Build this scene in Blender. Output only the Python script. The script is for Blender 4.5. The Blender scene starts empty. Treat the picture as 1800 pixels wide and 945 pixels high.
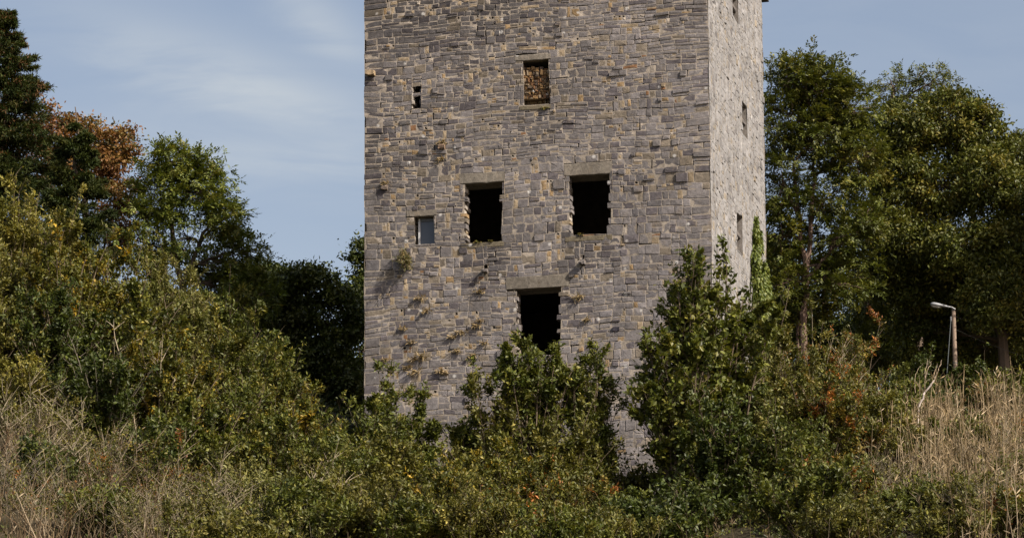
import bpy, math
import numpy as np
from mathutils import Vector, Matrix

scene = bpy.context.scene
COL = scene.collection
R = math.radians

# ------------------------------------------------------------------ camera
FPX = 7000.0            # focal length in pixels of an 1800 px wide frame
PITCH = R(9.2)
ROLL = R(-0.35)
CAM = np.array([0.0, -117.0, 0.0])
CX, CY = 900.0, 892.0   # principal point (the lens is shifted up)
cam = bpy.data.cameras.new('camera')
cam.sensor_width = 36.0
cam.lens = FPX / 1800 * 36
cam.shift_y = (CY - 472.5) / 1800
cam.clip_start = 0.5
cam.clip_end = 6000
cam_ob = bpy.data.objects.new('camera', cam)
COL.objects.link(cam_ob)
CAM_M = Matrix.Rotation(R(90) + PITCH, 4, 'X') @ Matrix.Rotation(ROLL, 4, 'Z')
cam_ob.matrix_world = Matrix.Translation(Vector(CAM)) @ CAM_M
scene.camera = cam_ob
ROT = np.array(CAM_M.to_3x3())

# ------------------------------------------------------------------ sun, sky, exposure
SUN_EL, SUN_AZ = R(40), R(52)          # azimuth measured from the viewer's back towards the right
SUN_DIR = np.array([math.sin(SUN_AZ) * math.cos(SUN_EL), -math.cos(SUN_AZ) * math.cos(SUN_EL), math.sin(SUN_EL)])
sun = bpy.data.lights.new('sun', 'SUN')
sun.energy = 5.0
sun.angle = R(0.5)
sun.color = (1.0, 0.915, 0.80)
sun_ob = bpy.data.objects.new('sun', sun)
COL.objects.link(sun_ob)
sun_ob.rotation_euler = Vector(SUN_DIR).to_track_quat('Z', 'Y').to_euler()

scene.view_settings.view_transform = 'Standard'
scene.view_settings.look = 'None'
scene.view_settings.gamma = 1.0
scene.view_settings.use_curve_mapping = False
scene.view_settings.exposure = 0.38
scene.cycles.max_bounces = 6
scene.cycles.diffuse_bounces = 3
scene.cycles.transmission_bounces = 3
scene.cycles.use_adaptive_sampling = True

def ray(px, py):
    d = np.array([(px - CX) / FPX, -(py - CY) / FPX, -1.0])
    return ROT @ d

def at(px, py, Y):
    d = ray(px, py)
    return CAM + d * ((Y - CAM[1]) / d[1])

world = bpy.data.worlds.new('World')
scene.world = world
world.use_nodes = True
nt = world.node_tree
nt.nodes.clear()
def N(nt, kind, **kw):
    n = nt.nodes.new(kind)
    for k, v in kw.items():
        setattr(n, k, v)
    return n
def mathn(nt, op, a, b=None, c=None):
    n = nt.nodes.new('ShaderNodeMath'); n.operation = op
    for i, v in enumerate((a, b, c)):
        if v is None: continue
        if isinstance(v, (int, float)): n.inputs[i].default_value = v
        else: nt.links.new(v, n.inputs[i])
    return n.outputs[0]
def build_sky():
    L = nt.links.new
    out = N(nt, 'ShaderNodeOutputWorld')
    bg = N(nt, 'ShaderNodeBackground')
    bg.inputs['Strength'].default_value = 0.105
    sky = N(nt, 'ShaderNodeTexSky', sky_type='NISHITA', sun_disc=False)
    sky.sun_elevation = SUN_EL
    sky.sun_rotation = math.atan2(SUN_DIR[0], SUN_DIR[1])
    sky.altitude = 100
    sky.air_density = 1.0
    sky.dust_density = 2.2
    sky.ozone_density = 1.6
    tc = N(nt, 'ShaderNodeTexCoord')
    # thin cirrus: a streaky noise over the sky directions, gathered in one drifting band
    mp = N(nt, 'ShaderNodeMapping')
    mp.inputs['Rotation'].default_value = (0, R(14), 0)
    mp.inputs['Scale'].default_value = (20, 12, 85)
    L(tc.outputs['Generated'], mp.inputs['Vector'])
    nz = N(nt, 'ShaderNodeTexNoise'); nz.inputs['Scale'].default_value = 1.0
    nz.inputs['Detail'].default_value = 5; nz.inputs['Roughness'].default_value = 0.55
    nz.inputs['Distortion'].default_value = 0.6
    L(mp.outputs[0], nz.inputs['Vector'])
    def patch(px, py, rx, ry, ang):
        c = ray(px, py); c = c / np.linalg.norm(c)
        ca, sa = math.cos(ang), math.sin(ang)
        rt = np.array([1.0, 0, 0]); up = np.cross(rt, c); up /= np.linalg.norm(up)
        a = (rt * ca + up * sa) * FPX / rx
        b = (-rt * sa + up * ca) * FPX / ry
        def dot(v):
            n = N(nt, 'ShaderNodeVectorMath', operation='DOT_PRODUCT')
            L(tc.outputs['Generated'], n.inputs[0]); n.inputs[1].default_value = v
            return mathn(nt, 'SUBTRACT', n.outputs['Value'], float(np.dot(v, c)))
        x, y = dot(a), dot(b)
        # ragged edges come from the noise
        wob = mathn(nt, 'MULTIPLY', mathn(nt, 'SUBTRACT', nz.outputs['Fac'], 0.5), 2.2)
        y = mathn(nt, 'ADD', y, wob)
        r2 = mathn(nt, 'ADD', mathn(nt, 'MULTIPLY', x, x), mathn(nt, 'MULTIPLY', y, y))
        return mathn(nt, 'POWER', 2.718, mathn(nt, 'MULTIPLY', r2, -1.0))
    band = mathn(nt, 'MULTIPLY', patch(450, 155, 290, 62, R(-21)), 1.0)
    puff = mathn(nt, 'MULTIPLY', patch(565, 45, 110, 44, R(-38)), 0.8)
    low = mathn(nt, 'MULTIPLY', patch(430, 270, 330, 60, R(-8)), 0.40)
    ramp = N(nt, 'ShaderNodeMapRange'); L(nz.outputs['Fac'], ramp.inputs[0])
    ramp.inputs[1].default_value = 0.30; ramp.inputs[2].default_value = 0.72
    veil = mathn(nt, 'ADD', mathn(nt, 'MULTIPLY', ramp.outputs[0], 0.14), 0.03)
    tex = mathn(nt, 'ADD', mathn(nt, 'MULTIPLY', ramp.outputs[0], 0.75), 0.32)
    s = mathn(nt, 'ADD', mathn(nt, 'ADD', band, puff), low)
    s = mathn(nt, 'ADD', mathn(nt, 'MULTIPLY', s, tex), veil)
    s = mathn(nt, 'MINIMUM', s, 1.0)
    s = mathn(nt, 'MULTIPLY', s, 0.85)
    mx = N(nt, 'ShaderNodeMix', data_type='RGBA')
    L(s, mx.inputs['Factor'])
    tint = N(nt, 'ShaderNodeMix', data_type='RGBA', blend_type='MULTIPLY')
    tint.inputs['Factor'].default_value = 1.0
    tint.inputs['B'].default_value = (1.30, 1.085, 0.965, 1)
    L(sky.outputs[0], tint.inputs['A'])
    L(tint.outputs['Result'], mx.inputs['A'])
    mx.inputs['B'].default_value = (4.3, 4.65, 4.95, 1)
    L(mx.outputs['Result'], bg.inputs['Color'])
    L(bg.outputs[0], out.inputs['Surface'])
build_sky()

# ------------------------------------------------------------------ helpers
def tag(o, label=None, cat=None, group=None, kind=None):
    if label: o['label'] = label
    if cat: o['category'] = cat
    if group: o['group'] = group
    if kind: o['kind'] = kind
    return o

def empty(name, loc, label, cat, group=None):
    o = bpy.data.objects.new(name, None)
    o.location = Vector(loc); o.empty_display_size = 0.3
    COL.objects.link(o)
    return tag(o, label, cat, group)

def make_mesh(name, V, F, mats, parent=None, fcol=None, fmat=None, smooth=False, loc=None):
    """V (n,3) world coordinates; F list of tuples or (m,4)/(m,3) int array"""
    V = np.asarray(V, dtype=np.float32)
    me = bpy.data.meshes.new(name)
    if isinstance(F, np.ndarray):
        m, k = F.shape
        li = F.astype(np.int32).ravel()
        st = np.arange(m, dtype=np.int32) * k
    else:
        ln = np.array([len(f) for f in F], dtype=np.int32)
        li = np.array([i for f in F for i in f], dtype=np.int32)
        st = np.concatenate([[0], np.cumsum(ln)[:-1]]).astype(np.int32)
        m = len(F)
    org = np.zeros(3)
    if parent is not None: org = np.array(parent.location)
    if loc is not None and parent is None: org = np.array(loc)
    V = V - org.astype(np.float32)
    me.vertices.add(len(V)); me.vertices.foreach_set('co', V.ravel())
    me.loops.add(len(li)); me.loops.foreach_set('vertex_index', li)
    me.polygons.add(m); me.polygons.foreach_set('loop_start', st)
    if fmat is not None: me.polygons.foreach_set('material_index', np.asarray(fmat, dtype=np.int32))
    me.polygons.foreach_set('use_smooth', np.full(m, smooth))
    if fcol is not None:
        a = me.attributes.new('tint', 'FLOAT_COLOR', 'FACE')
        c = np.ones((m, 4), dtype=np.float32); c[:, :3] = fcol
        a.data.foreach_set('color', c.ravel())
    me.update(calc_edges=True); me.validate()
    for mt in (mats if isinstance(mats, (list, tuple)) else [mats]):
        me.materials.append(mt)
    o = bpy.data.objects.new(name, me)
    COL.objects.link(o)
    if parent is not None: o.parent = parent
    elif loc is not None: o.location = Vector(loc)
    return o

def nrmz(v):
    return v / (np.linalg.norm(v, axis=-1, keepdims=True) + 1e-9)

def tubes(P, rad, sides=4):
    """batch of tubes: P (B,N,3), rad (B,N) -> verts, quads"""
    P = np.asarray(P, float); rad = np.asarray(rad, float)
    B, n, _ = P.shape
    T = nrmz(np.gradient(P, axis=1))
    ref = np.where(np.abs(T[..., 2:3]) > 0.9, np.array([1.0, 0, 0]), np.array([0, 0, 1.0]))
    ref = np.broadcast_to(ref[:, :1], T.shape)
    u = nrmz(np.cross(ref, T)); w = np.cross(T, u)
    ang = np.arange(sides) * 2 * math.pi / sides
    V = P[:, :, None, :] + rad[:, :, None, None] * (np.cos(ang)[None, None, :, None] * u[:, :, None, :] + np.sin(ang)[None, None, :, None] * w[:, :, None, :])
    idx = np.arange(B * n * sides).reshape(B, n, sides)
    a = idx[:, :-1, :]; b = idx[:, 1:, :]
    F = np.stack([a, np.roll(a, -1, 2), np.roll(b, -1, 2), b], -1).reshape(-1, 4)
    return V.reshape(-1, 3), F

class Acc:
    def __init__(s): s.V = []; s.F = []; s.C = []; s.n = 0
    def add(s, V, F, col):
        s.V.append(np.asarray(V, float)); s.F.append(np.asarray(F) + s.n)
        c = np.asarray(col, float)
        s.C.append(np.broadcast_to(c, (len(F), 3)) if c.ndim == 1 else c); s.n += len(V)
    def build(s, name, mat, parent=None, **k):
        return make_mesh(name, np.concatenate(s.V), np.concatenate(s.F), mat, parent, fcol=np.concatenate(s.C), **k)

def leafq(P, axis, nrm, L, W, fold=0.14):
    P = np.asarray(P, float); axis = nrmz(axis)
    side = nrmz(np.cross(axis, nrm)); nr = np.cross(side, axis)
    L = np.broadcast_to(L, (len(P),))[:, None]; W = np.broadcast_to(W, (len(P),))[:, None]
    m = P + axis * L * 0.45 + nr * W * fold
    V = np.stack([P, m + side * W * .5, P + axis * L, m - side * W * .5], 1).reshape(-1, 3)
    F = np.arange(len(P) * 4).reshape(-1, 4)
    return V, F

def runit(rng, n):
    return nrmz(rng.normal(size=(n, 3)))

LEAF_GAIN = np.array([1.24, 1.18, 0.66])
GREENS = set()
def pick(rng, pal, n):
    c = np.array([p[0] for p in pal]) * (LEAF_GAIN if id(pal) in GREENS else 1); w = np.array([p[1] for p in pal], float); w /= w.sum()
    return c[rng.choice(len(c), n, p=w)]

# ------------------------------------------------------------------ materials
def base_mat(name):
    m = bpy.data.materials.new(name); m.use_nodes = True
    t = m.node_tree
    return m, t, t.nodes['Principled BSDF'], t.nodes['Material Output']

def leaf_mat(name, transl=0.16, rough=0.5, spec=0.35):
    m, t, p, o = base_mat(name)
    at_ = N(t, 'ShaderNodeAttribute', attribute_name='tint')
    p.inputs['Roughness'].default_value = rough
    p.inputs['Specular IOR Level'].default_value = spec
    t.links.new(at_.outputs['Color'], p.inputs['Base Color'])
    tr = N(t, 'ShaderNodeBsdfTranslucent')
    hs = N(t, 'ShaderNodeMix', data_type='RGBA', blend_type='MULTIPLY')
    hs.inputs['Factor'].default_value = 1; hs.inputs['B'].default_value = (1.5, 1.45, 0.7, 1)
    t.links.new(at_.outputs['Color'], hs.inputs['A'])
    t.links.new(hs.outputs['Result'], tr.inputs['Color'])
    mx = N(t, 'ShaderNodeMixShader'); mx.inputs[0].default_value = transl
    t.links.new(p.outputs[0], mx.inputs[1]); t.links.new(tr.outputs[0], mx.inputs[2])
    t.links.new(mx.outputs[0], o.inputs['Surface'])
    return m

def tint_mat(name, rough=0.85, bump=0.0, nscale=30, var=0.3, spec=0.2, bdist=0.02):
    m, t, p, o = base_mat(name)
    L = t.links.new
    at_ = N(t, 'ShaderNodeAttribute', attribute_name='tint')
    tc = N(t, 'ShaderNodeTexCoord')
    nz = N(t, 'ShaderNodeTexNoise'); nz.inputs['Scale'].default_value = nscale
    nz.inputs['Detail'].default_value = 6; nz.inputs['Roughness'].default_value = 0.65
    L(tc.outputs['Object'], nz.inputs['Vector'])
    mr = N(t, 'ShaderNodeMapRange'); L(nz.outputs['Fac'], mr.inputs[0])
    mr.inputs[1].default_value = 0.25; mr.inputs[2].default_value = 0.75
    mr.inputs[3].default_value = 1 - var; mr.inputs[4].default_value = 1 + var
    vm = N(t, 'ShaderNodeVectorMath', operation='SCALE')
    L(at_.outputs['Color'], vm.inputs[0]); L(mr.outputs[0], vm.inputs['Scale'])
    L(vm.outputs[0], p.inputs['Base Color'])
    p.inputs['Roughness'].default_value = rough
    p.inputs['Specular IOR Level'].default_value = spec
    if bump:
        b = N(t, 'ShaderNodeBump'); b.inputs['Strength'].default_value = bump; b.inputs['Distance'].default_value = bdist
        L(nz.outputs['Fac'], b.inputs['Height']); L(b.outputs[0], p.inputs['Normal'])
    return m

def stone_mat(name):
    m, t, p, o = base_mat(name)
    L = t.links.new
    at_ = N(t, 'ShaderNodeAttribute', attribute_name='tint')
    tc = N(t, 'ShaderNodeTexCoord')
    def noise(scale, det, ro, w=0):
        n = N(t, 'ShaderNodeTexNoise'); n.inputs['Scale'].default_value = scale
        n.inputs['Detail'].default_value = det; n.inputs['Roughness'].default_value = ro
        L(tc.outputs['Object'], n.inputs['Vector']); return n.outputs['Fac']
    def mr(v, a, b, c, d):
        n = N(t, 'ShaderNodeMapRange'); L(v, n.inputs[0])
        for i, x in enumerate((a, b, c, d)): n.inputs[i + 1].default_value = x
        return n.outputs[0]
    fine = noise(9, 8, 0.78)
    big = noise(1.3, 4, 0.6)
    f = mathn(t, 'MULTIPLY', mr(fine, 0.3, 0.72, 0.56, 1.46), mr(big, 0.3, 0.7, 0.80, 1.20))
    vm = N(t, 'ShaderNodeVectorMath', operation='SCALE')
    L(at_.outputs['Color'], vm.inputs[0]); L(f, vm.inputs['Scale'])
    # ochre lichen film in patches
    och = mr(noise(3.1, 5, 0.65), 0.56, 0.74, 0.0, 0.45)
    mx = N(t, 'ShaderNodeMix', data_type='RGBA'); L(och, mx.inputs['Factor'])
    L(vm.outputs[0], mx.inputs['A']); mx.inputs['B'].default_value = (0.27, 0.21, 0.14, 1)
    # round white lichen rosettes
    vo = N(t, 'ShaderNodeTexVoronoi'); vo.inputs['Scale'].default_value = 2.1
    L(tc.outputs['Object'], vo.inputs['Vector'])
    dist = mathn(t, 'ADD', vo.outputs['Distance'], mathn(t, 'MULTIPLY', mathn(t, 'SUBTRACT', fine, 0.5), 0.22))
    spot = mr(dist, 0.07, 0.15, 0.8, 0.0)
    sep = N(t, 'ShaderNodeSeparateColor'); L(vo.outputs['Color'], sep.inputs[0])
    keep = mathn(t, 'GREATER_THAN', sep.outputs[0], 0.62)
    mx2 = N(t, 'ShaderNodeMix', data_type='RGBA'); L(mathn(t, 'MULTIPLY', spot, keep), mx2.inputs['Factor'])
    L(mx.outputs['Result'], mx2.inputs['A']); mx2.inputs['B'].default_value = (0.62, 0.6, 0.56, 1)
    L(mx2.outputs['Result'], p.inputs['Base Color'])
    p.inputs['Roughness'].default_value = 0.92
    p.inputs['Specular IOR Level'].default_value = 0.15
    b = N(t, 'ShaderNodeBump'); b.inputs['Strength'].default_value = 0.6; b.inputs['Distance'].default_value = 0.03
    L(fine, b.inputs['Height']); L(b.outputs[0], p.inputs['Normal'])
    return m

M_STONE = stone_mat('weathered_stone')
M_LEAF = leaf_mat('leaf')
M_NEEDLE = leaf_mat('needle', 0.12, 0.6, 0.2)
M_STRAW = leaf_mat('dry_stalk', 0.15, 0.8, 0.1)
M_BARK = tint_mat('bark', 0.9, 0.6, 26, 0.35)
M_SOIL = tint_mat('soil', 1.0, 0.5, 3.0, 0.45, bdist=0.1)
M_WOOD = tint_mat('weathered_pole_wood', 0.85, 0.3, 18, 0.25)
M_METAL = tint_mat('painted_metal', 0.45, 0.0, 9, 0.10, 0.5)
M_DARK = tint_mat('inner_masonry', 0.95, 0.6, 5, 0.4)

# ------------------------------------------------------------------ ground
_cols = np.array([-600, 0, 300, 600, 900, 1200, 1400, 1600, 1800, 2400], float)
_rows = [(-25, [1000, 985, 1020, 1050, 1060, 1060, 1050, 1010, 990, 960]),
         (-12, [780, 815, 880, 950, 975, 975, 950, 910, 890, 850]),
         (0, [560, 620, 720, 820, 880, 880, 830, 785, 770, 750]),
         (10, [450, 500, 600, 740, 790, 790, 765, 735, 730, 720])]
GX = np.concatenate([[-1500, -600, -200, -90], np.arange(-45, 45.01, 1.0), [90, 200, 600, 1500]])
GY = np.concatenate([[-900, -400, -200, -140], np.arange(-110, 50.01, 1.0), [60, 80, 120, 250, 700, 2500]])
def _terrain():
    xs = np.array([at(c, 800, 0)[0] for c in _cols])
    prof = []
    ys = [-3000, -130, -62, -44]
    for z in (-1.7, -1.7, 1.5, 6.0): prof.append(np.full(len(GX), z))
    for Y, pys in _rows:
        z = np.array([at(c, p, Y)[2] for c, p in zip(_cols, pys)])
        prof.append(np.interp(GX, xs, z)); ys.append(Y)
    top = prof[-1]
    right = np.clip((GX - 8) / 6, 0, 1)
    prof.append(top + 0.4 - 2.6 * right); ys.append(24)
    prof.append(top * 0.6 + 8 - 2.0 * right); ys.append(60)
    prof.append(np.full(len(GX), 12.0)); ys.append(200)
    prof.append(np.full(len(GX), 4.0)); ys.append(3000)
    prof = np.array(prof)
    Z = np.array([np.interp(GY, ys, prof[:, i]) for i in range(len(GX))])   # (x, y)
    for _ in range(3):                                                        # soften the creases
        K = Z.copy()
        K[1:-1, 1:-1] = (Z[1:-1, 1:-1] * 2 + Z[:-2, 1:-1] + Z[2:, 1:-1] + Z[1:-1, :-2] + Z[1:-1, 2:]) / 6
        Z = K
    return Z
GZ = _terrain()
def ground(x, y):
    x = np.asarray(x, float); y = np.asarray(y, float)
    i = np.clip(np.searchsorted(GX, x) - 1, 0, len(GX) - 2); j = np.clip(np.searchsorted(GY, y) - 1, 0, len(GY) - 2)
    a = (x - GX[i]) / (GX[i + 1] - GX[i]); b = (y - GY[j]) / (GY[j + 1] - GY[j])
    return GZ[i, j] * (1 - a) * (1 - b) + GZ[i + 1, j] * a * (1 - b) + GZ[i, j + 1] * (1 - a) * b + GZ[i + 1, j + 1] * a * b

def build_ground():
    nx, ny = len(GX), len(GY)
    XX, YY = np.meshgrid(GX, GY, indexing='ij')
    V = np.stack([XX, YY, GZ], -1).reshape(-1, 3)
    idx = np.arange(nx * ny).reshape(nx, ny)
    F = np.stack([idx[:-1, :-1], idx[1:, :-1], idx[1:, 1:], idx[:-1, 1:]], -1).reshape(-1, 4)
    o = make_mesh('hillside', V, F, M_SOIL, fcol=np.tile([0.045, 0.036, 0.02], (len(F), 1)), smooth=True)
    tag(o, kind='structure')
build_ground()

# ------------------------------------------------------------------ the tower
A = R(13.5)
UF = np.array([math.cos(A), -math.sin(A), 0.0])      # along the front face, left to right
NF = np.array([-math.sin(A), -math.cos(A), 0.0])     # front face outward
US = np.array([math.sin(A), math.cos(A), 0.0])       # along the right face, near to far
NS = np.array([math.cos(A), -math.sin(A), 0.0])      # right face outward
CORNER = at(1250.5, 420, 0.0)
CORNER[2] = 0.0
def hit(px, py, p0, n):
    d = ray(px, py)
    return CAM + d * (np.dot(p0 - CAM, n) / np.dot(d, n))
def side_uv(px, py):
    p = hit(px, py, CORNER, NS); return float(np.dot(p - CORNER, US)), float(p[2])
_l = hit(641, 400, CORNER, NF)
FW = float(-np.dot(_l - CORNER, UF))                 # width of the front face
LCORNER = CORNER - UF * FW
def front_uv(px, py):
    p = hit(px, py, CORNER, NF); return float(np.dot(p - LCORNER, UF)), float(p[2])
SW = side_uv(1344, 300)[0]                           # depth of the right face
ZB = front_uv(900, 930)[1]
ZT = front_uv(900, -150)[1]
ZTONE = front_uv(900, -75)[1]

def warp(u, v):
    return (u + 0.02 * math.sin(2.1 * v + 0.7 * u), v + 0.035 * math.sin(0.9 * u + 0.5 * v) + 0.02 * math.sin(2.7 * u - 1.3 * v))

class Masonry:
    def __init__(s, origin, U, Nn, rng):
        s.o, s.U, s.N, s.rng = np.asarray(origin, float), U, Nn, rng
        s.V = []; s.F = []; s.C = []
    def P(s, u, v, d):
        u, v = warp(u, v)
        return s.o + s.U * u + np.array([0, 0, 1.0]) * v + s.N * d
    def poly(s, pts, col):
        n = len(s.V); s.V.extend(pts); s.F.append(tuple(range(n, n + len(pts)))); s.C.append(col)
    def stone(s, u0, u1, v0, v1, d, col, back=0.0, gap=0.012, rough=0.018):
        r = s.rng
        g = gap
        cu, cv = (u0 + u1) / 2, (v0 + v1) / 2
        w, h = max(u1 - u0 - 2 * g, 0.04), max(v1 - v0 - 2 * g, 0.035)
        k = min(w, h)
        c = k * r.uniform(0.02, 0.09, 4)
        til = r.normal(0, 0.010)
        xs = [(-w/2 + c[0], -h/2), (w/2 - c[1], -h/2), (w/2, -h/2 + c[1]), (w/2, h/2 - c[2]), (w/2 - c[2], h/2), (-w/2 + c[3], h/2), (-w/2, h/2 - c[3]), (-w/2, -h/2 + c[0])]
        jit = min(rough, k * 0.14)
        out = [(cu + x + r.normal(0, jit * .5), cv + y + x * til + r.normal(0, jit * .5)) for x, y in xs]
        n = len(s.V)
        ins = min(0.012, k * 0.08)
        for (u, v) in out: s.V.append(s.P(u, v, -back))
        tu, tv = r.normal(0, 0.012), r.normal(0, 0.012)
        for (u, v) in out:
            fu = cu + (u - cu) * (1 - ins / (w / 2)); fv = cv + (v - cv) * (1 - ins / (h / 2))
            s.V.append(s.P(fu, fv, d + (fu - cu) * tu + (fv - cv) * tv + r.normal(0, 0.003)))
        s.V.append(s.P(cu + r.normal(0, w * .12), cv + r.normal(0, h * .12), d + r.uniform(0.0, 0.007)))
        for i in range(8):
            j = (i + 1) % 8
            s.F.append((n + i, n + j, n + 8 + j, n + 8 + i)); s.C.append(col)
            s.F.append((n + 8 + i, n + 8 + j, n + 16)); s.C.append(col)
    def mortar(s, u0, u1, v0, v1, col, hole=False, back=0):
        nu = max(1, int((u1 - u0) / 0.3))
        if not hole:
            for i in range(nu):
                a, b = u0 + (u1 - u0) * i / nu, u0 + (u1 - u0) * (i + 1) / nu
                s.poly([s.P(a, v0, -back), s.P(b, v0, -back), s.P(b, v1, -back), s.P(a, v1, -back)], col)
        else:
            D = hole
            a = [(u0, v0), (u1, v0), (u1, v1), (u0, v1)]
            # a ragged mouth: fill two corners of the hole with mortar
            r = s.rng; wu, wv = u1 - u0, v1 - v0
            for (ca, cb, ga, gb) in ((u0, v0, 1, 1), (u1, v1, -1, -1), (u1, v0, -1, 1)):
                s.poly([s.P(ca, cb, .001), s.P(ca + ga * wu * r.uniform(.3, .8), cb, .001), s.P(ca, cb + gb * wv * r.uniform(.3, .8), .001)], col * 1.2)
            f = [s.P(u, v, 0) for u, v in a]; b = [s.P(u, v, -D) for u, v in a]
            for i in range(4):
                j = (i + 1) % 4
                s.poly([f[i], f[j], b[j], b[i]], col)
            s.poly(b, [0.03, 0.026, 0.022])
    def wall(s, U0, U1, V0, V1, blocked, st):
        r = s.rng
        v = V0
        while v < V1:
            hrow = st['h'](r, v)
            h = hrow * st.get('band', 1)
            t = min(v + h, V1)
            if V1 - t < 0.12: t = V1
            br = sorted({U0, U1, *[x for b in blocked if b[2] < t and b[3] > v for x in (max(U0, min(U1, b[0])), max(U0, min(U1, b[1])))]})
            segs = []
            for a, b in zip(br[:-1], br[1:]):
                if b - a < 1e-4: continue
                m = (a + b) / 2
                free = [(v, t)]
                for q in blocked:
                    if q[0] < m < q[1]:
                        nf = []
                        for (x, y) in free:
                            if q[3] <= x or q[2] >= y: nf.append((x, y)); continue
                            if q[2] - x > 0.03: nf.append((x, q[2]))
                            if y - q[3] > 0.03: nf.append((q[3], y))
                        free = nf
                if segs and segs[-1][2] == free: segs[-1][1] = b
                else: segs.append([a, b, free])
            for k, (a, b, free) in enumerate(segs):
                for (x, y) in free:
                    if st.get('band', 1) > 1:
                        le = any(abs(a - q[1]) < .01 for q in st.get('tooth', ())); re = any(abs(b - q[0]) < .01 for q in st.get('tooth', ()))
                        p = a
                        while p < b - 1e-4:
                            pe = p + r.uniform(.45, 1.7)
                            if b - pe < .35: pe = b
                            n = max(1, int(round((y - x) / (st['h'](r, x) * r.uniform(.8, 1.2)))))
                            cuts = [x] + sorted(x + (y - x) * (i + r.uniform(-.22, .22)) / n for i in range(1, n)) + [y]
                            for c0, c1 in zip(cuts[:-1], cuts[1:]): s.fill(p, pe, c0, c1, le and p == a, re and pe == b, st)
                            p = pe
                        continue
                    s.fill(a, b, x, y, any(abs(a - q[1]) < .01 for q in st.get('tooth', ())), any(abs(b - q[0]) < .01 for q in st.get('tooth', ())), st)
            v = t
    def fill(s, a, b, x, y, le, re, st):
        r = s.rng; h = y - x; ws = st.get('ws', 1)
        u = a
        first = True
        while u < b - 1e-4:
            q = r.random()
            zone = st['zone'](u, x)
            if q < 0.66 - 0.12 * zone or (first and q < .9): w = r.uniform(0.17, 0.44) * (1.12 - 0.30 * zone) * ws; kind = 'block'
            elif q < 0.79: w = r.uniform(0.09, 0.17) * ws; kind = 'sneck'
            else: w = r.uniform(0.17, 0.33) * ws; kind = 'split'
            if (first and abs(a - st.get('E', (9e9, 9e9))[0]) < .01) or (b - u < .75 and abs(b - st.get('E', (9e9, 9e9))[1]) < .01):
                w = min(r.uniform(.3, .75), b - u); kind = 'block'
            if h < 0.13 and ws == 1: w = max(w, r.uniform(.25, .6)); kind = 'block' if kind == 'split' else kind
            if b - (u + w) < 0.14 * ws: w = b - u
            e = u + w
            nat = lambda: st['col'](r, u + w / 2, (x + y) / 2)
            bk = 0.3 if ((le and first) or (re and e > b - 1e-4)) else 0.0
            ua, eb = u, e
            if le and first: ua += r.uniform(-0.15, 0.06)
            if re and e > b - 1e-4: eb += r.uniform(-0.06, 0.12)
            if ua < .005: ua += r.uniform(-.012, .035)
            mc = np.array(st['mortar']) * r.uniform(0.8, 1.15)
            dep = lambda: abs(r.normal(st['d0'], st['dv'])) + (st['proud'] * r.random() if r.random() < st['pp'] else 0)
            if kind == 'sneck' and r.random() < st['hole'] and not bk:
                hw, hh = r.uniform(0.04, 0.10), min(h * 0.8, r.uniform(0.04, 0.09))
                c1 = u + (w - hw) * r.random(); y1 = y - hh - 0.01
                s.mortar(u, c1, x, y, mc); s.mortar(c1 + hw, e, x, y, mc); s.mortar(c1, c1 + hw, x, y1, mc); s.mortar(c1, c1 + hw, y1 + hh, y, mc)
                s.mortar(c1, c1 + hw, y1, y1 + hh, mc * 0.7, hole=0.22)
                s.stone(u, e, x, y1, dep() * .5, st['sneck'](r))
            else:
                lost = r.random() < st.get('lost', .15)
                if not lost: s.mortar(u, e, x, y, mc)
                elif r.random() < .6:
                    q2 = x + r.uniform(.03, .05); s.mortar(u, e, x, q2, mc * .5, back=.07); s.mortar(u, e, q2, y, mc)
                else:
                    q2 = u + r.uniform(.03, .05); s.mortar(u, q2, x, y, mc * .5, back=.07); s.mortar(q2, e, x, y, mc)
                if kind == 'block': s.stone(ua, eb, x, y, dep(), nat(), max(bk, .08 if lost else 0), st['gap'] * r.uniform(.6, 1.5) * (1.6 if lost else 1))
                elif kind == 'sneck':
                    if r.random() < 0.5:
                        s.stone(ua, eb, x, y, dep() * .7, st['sneck'](r), bk, st['gap'] * 1.4, 0.03)
                    else:
                        m = x + h * r.uniform(.35, .65)
                        s.stone(ua, eb, x, m, dep() * .7, st['sneck'](r) if r.random() < .7 else nat(), bk, st['gap'] * 1.3, 0.03)
                        s.stone(ua, eb, m, y, dep() * .7, st['sneck'](r), bk, st['gap'] * 1.3, 0.03)
                else:
                    m = x + h * r.uniform(.32, .68)
                    s.stone(ua, eb, x, m, dep(), nat(), bk, st['gap'], 0.02)
                    if r.random() < .55: s.stone(ua, eb, m, y, dep(), nat(), bk, st['gap'])
                    else:
                        f = u + w * r.uniform(.35, .65)
                        s.stone(ua, f, m, y, dep(), nat(), bk, st['gap']); s.stone(f, eb, m, y, dep(), st['sneck'](r), bk, st['gap'])
            u = e; first = False
    def build(s, name, parent):
        return make_mesh(name, np.array(s.V), s.F, M_STONE, parent, fcol=np.array(s.C))

def smooth_noise(u, v, seed=0):
    s = 0
    rr = np.random.default_rng(seed)
    for k in range(6):
        f = rr.uniform(0.25, 0.9); a = rr.uniform(0, 6.28); p = rr.uniform(0, 6.28)
        s += math.sin(f * (u * math.cos(a) + v * math.sin(a)) * 2.2 + p)
    return s / 6

def fuv(p): return front_uv(*p)
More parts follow.
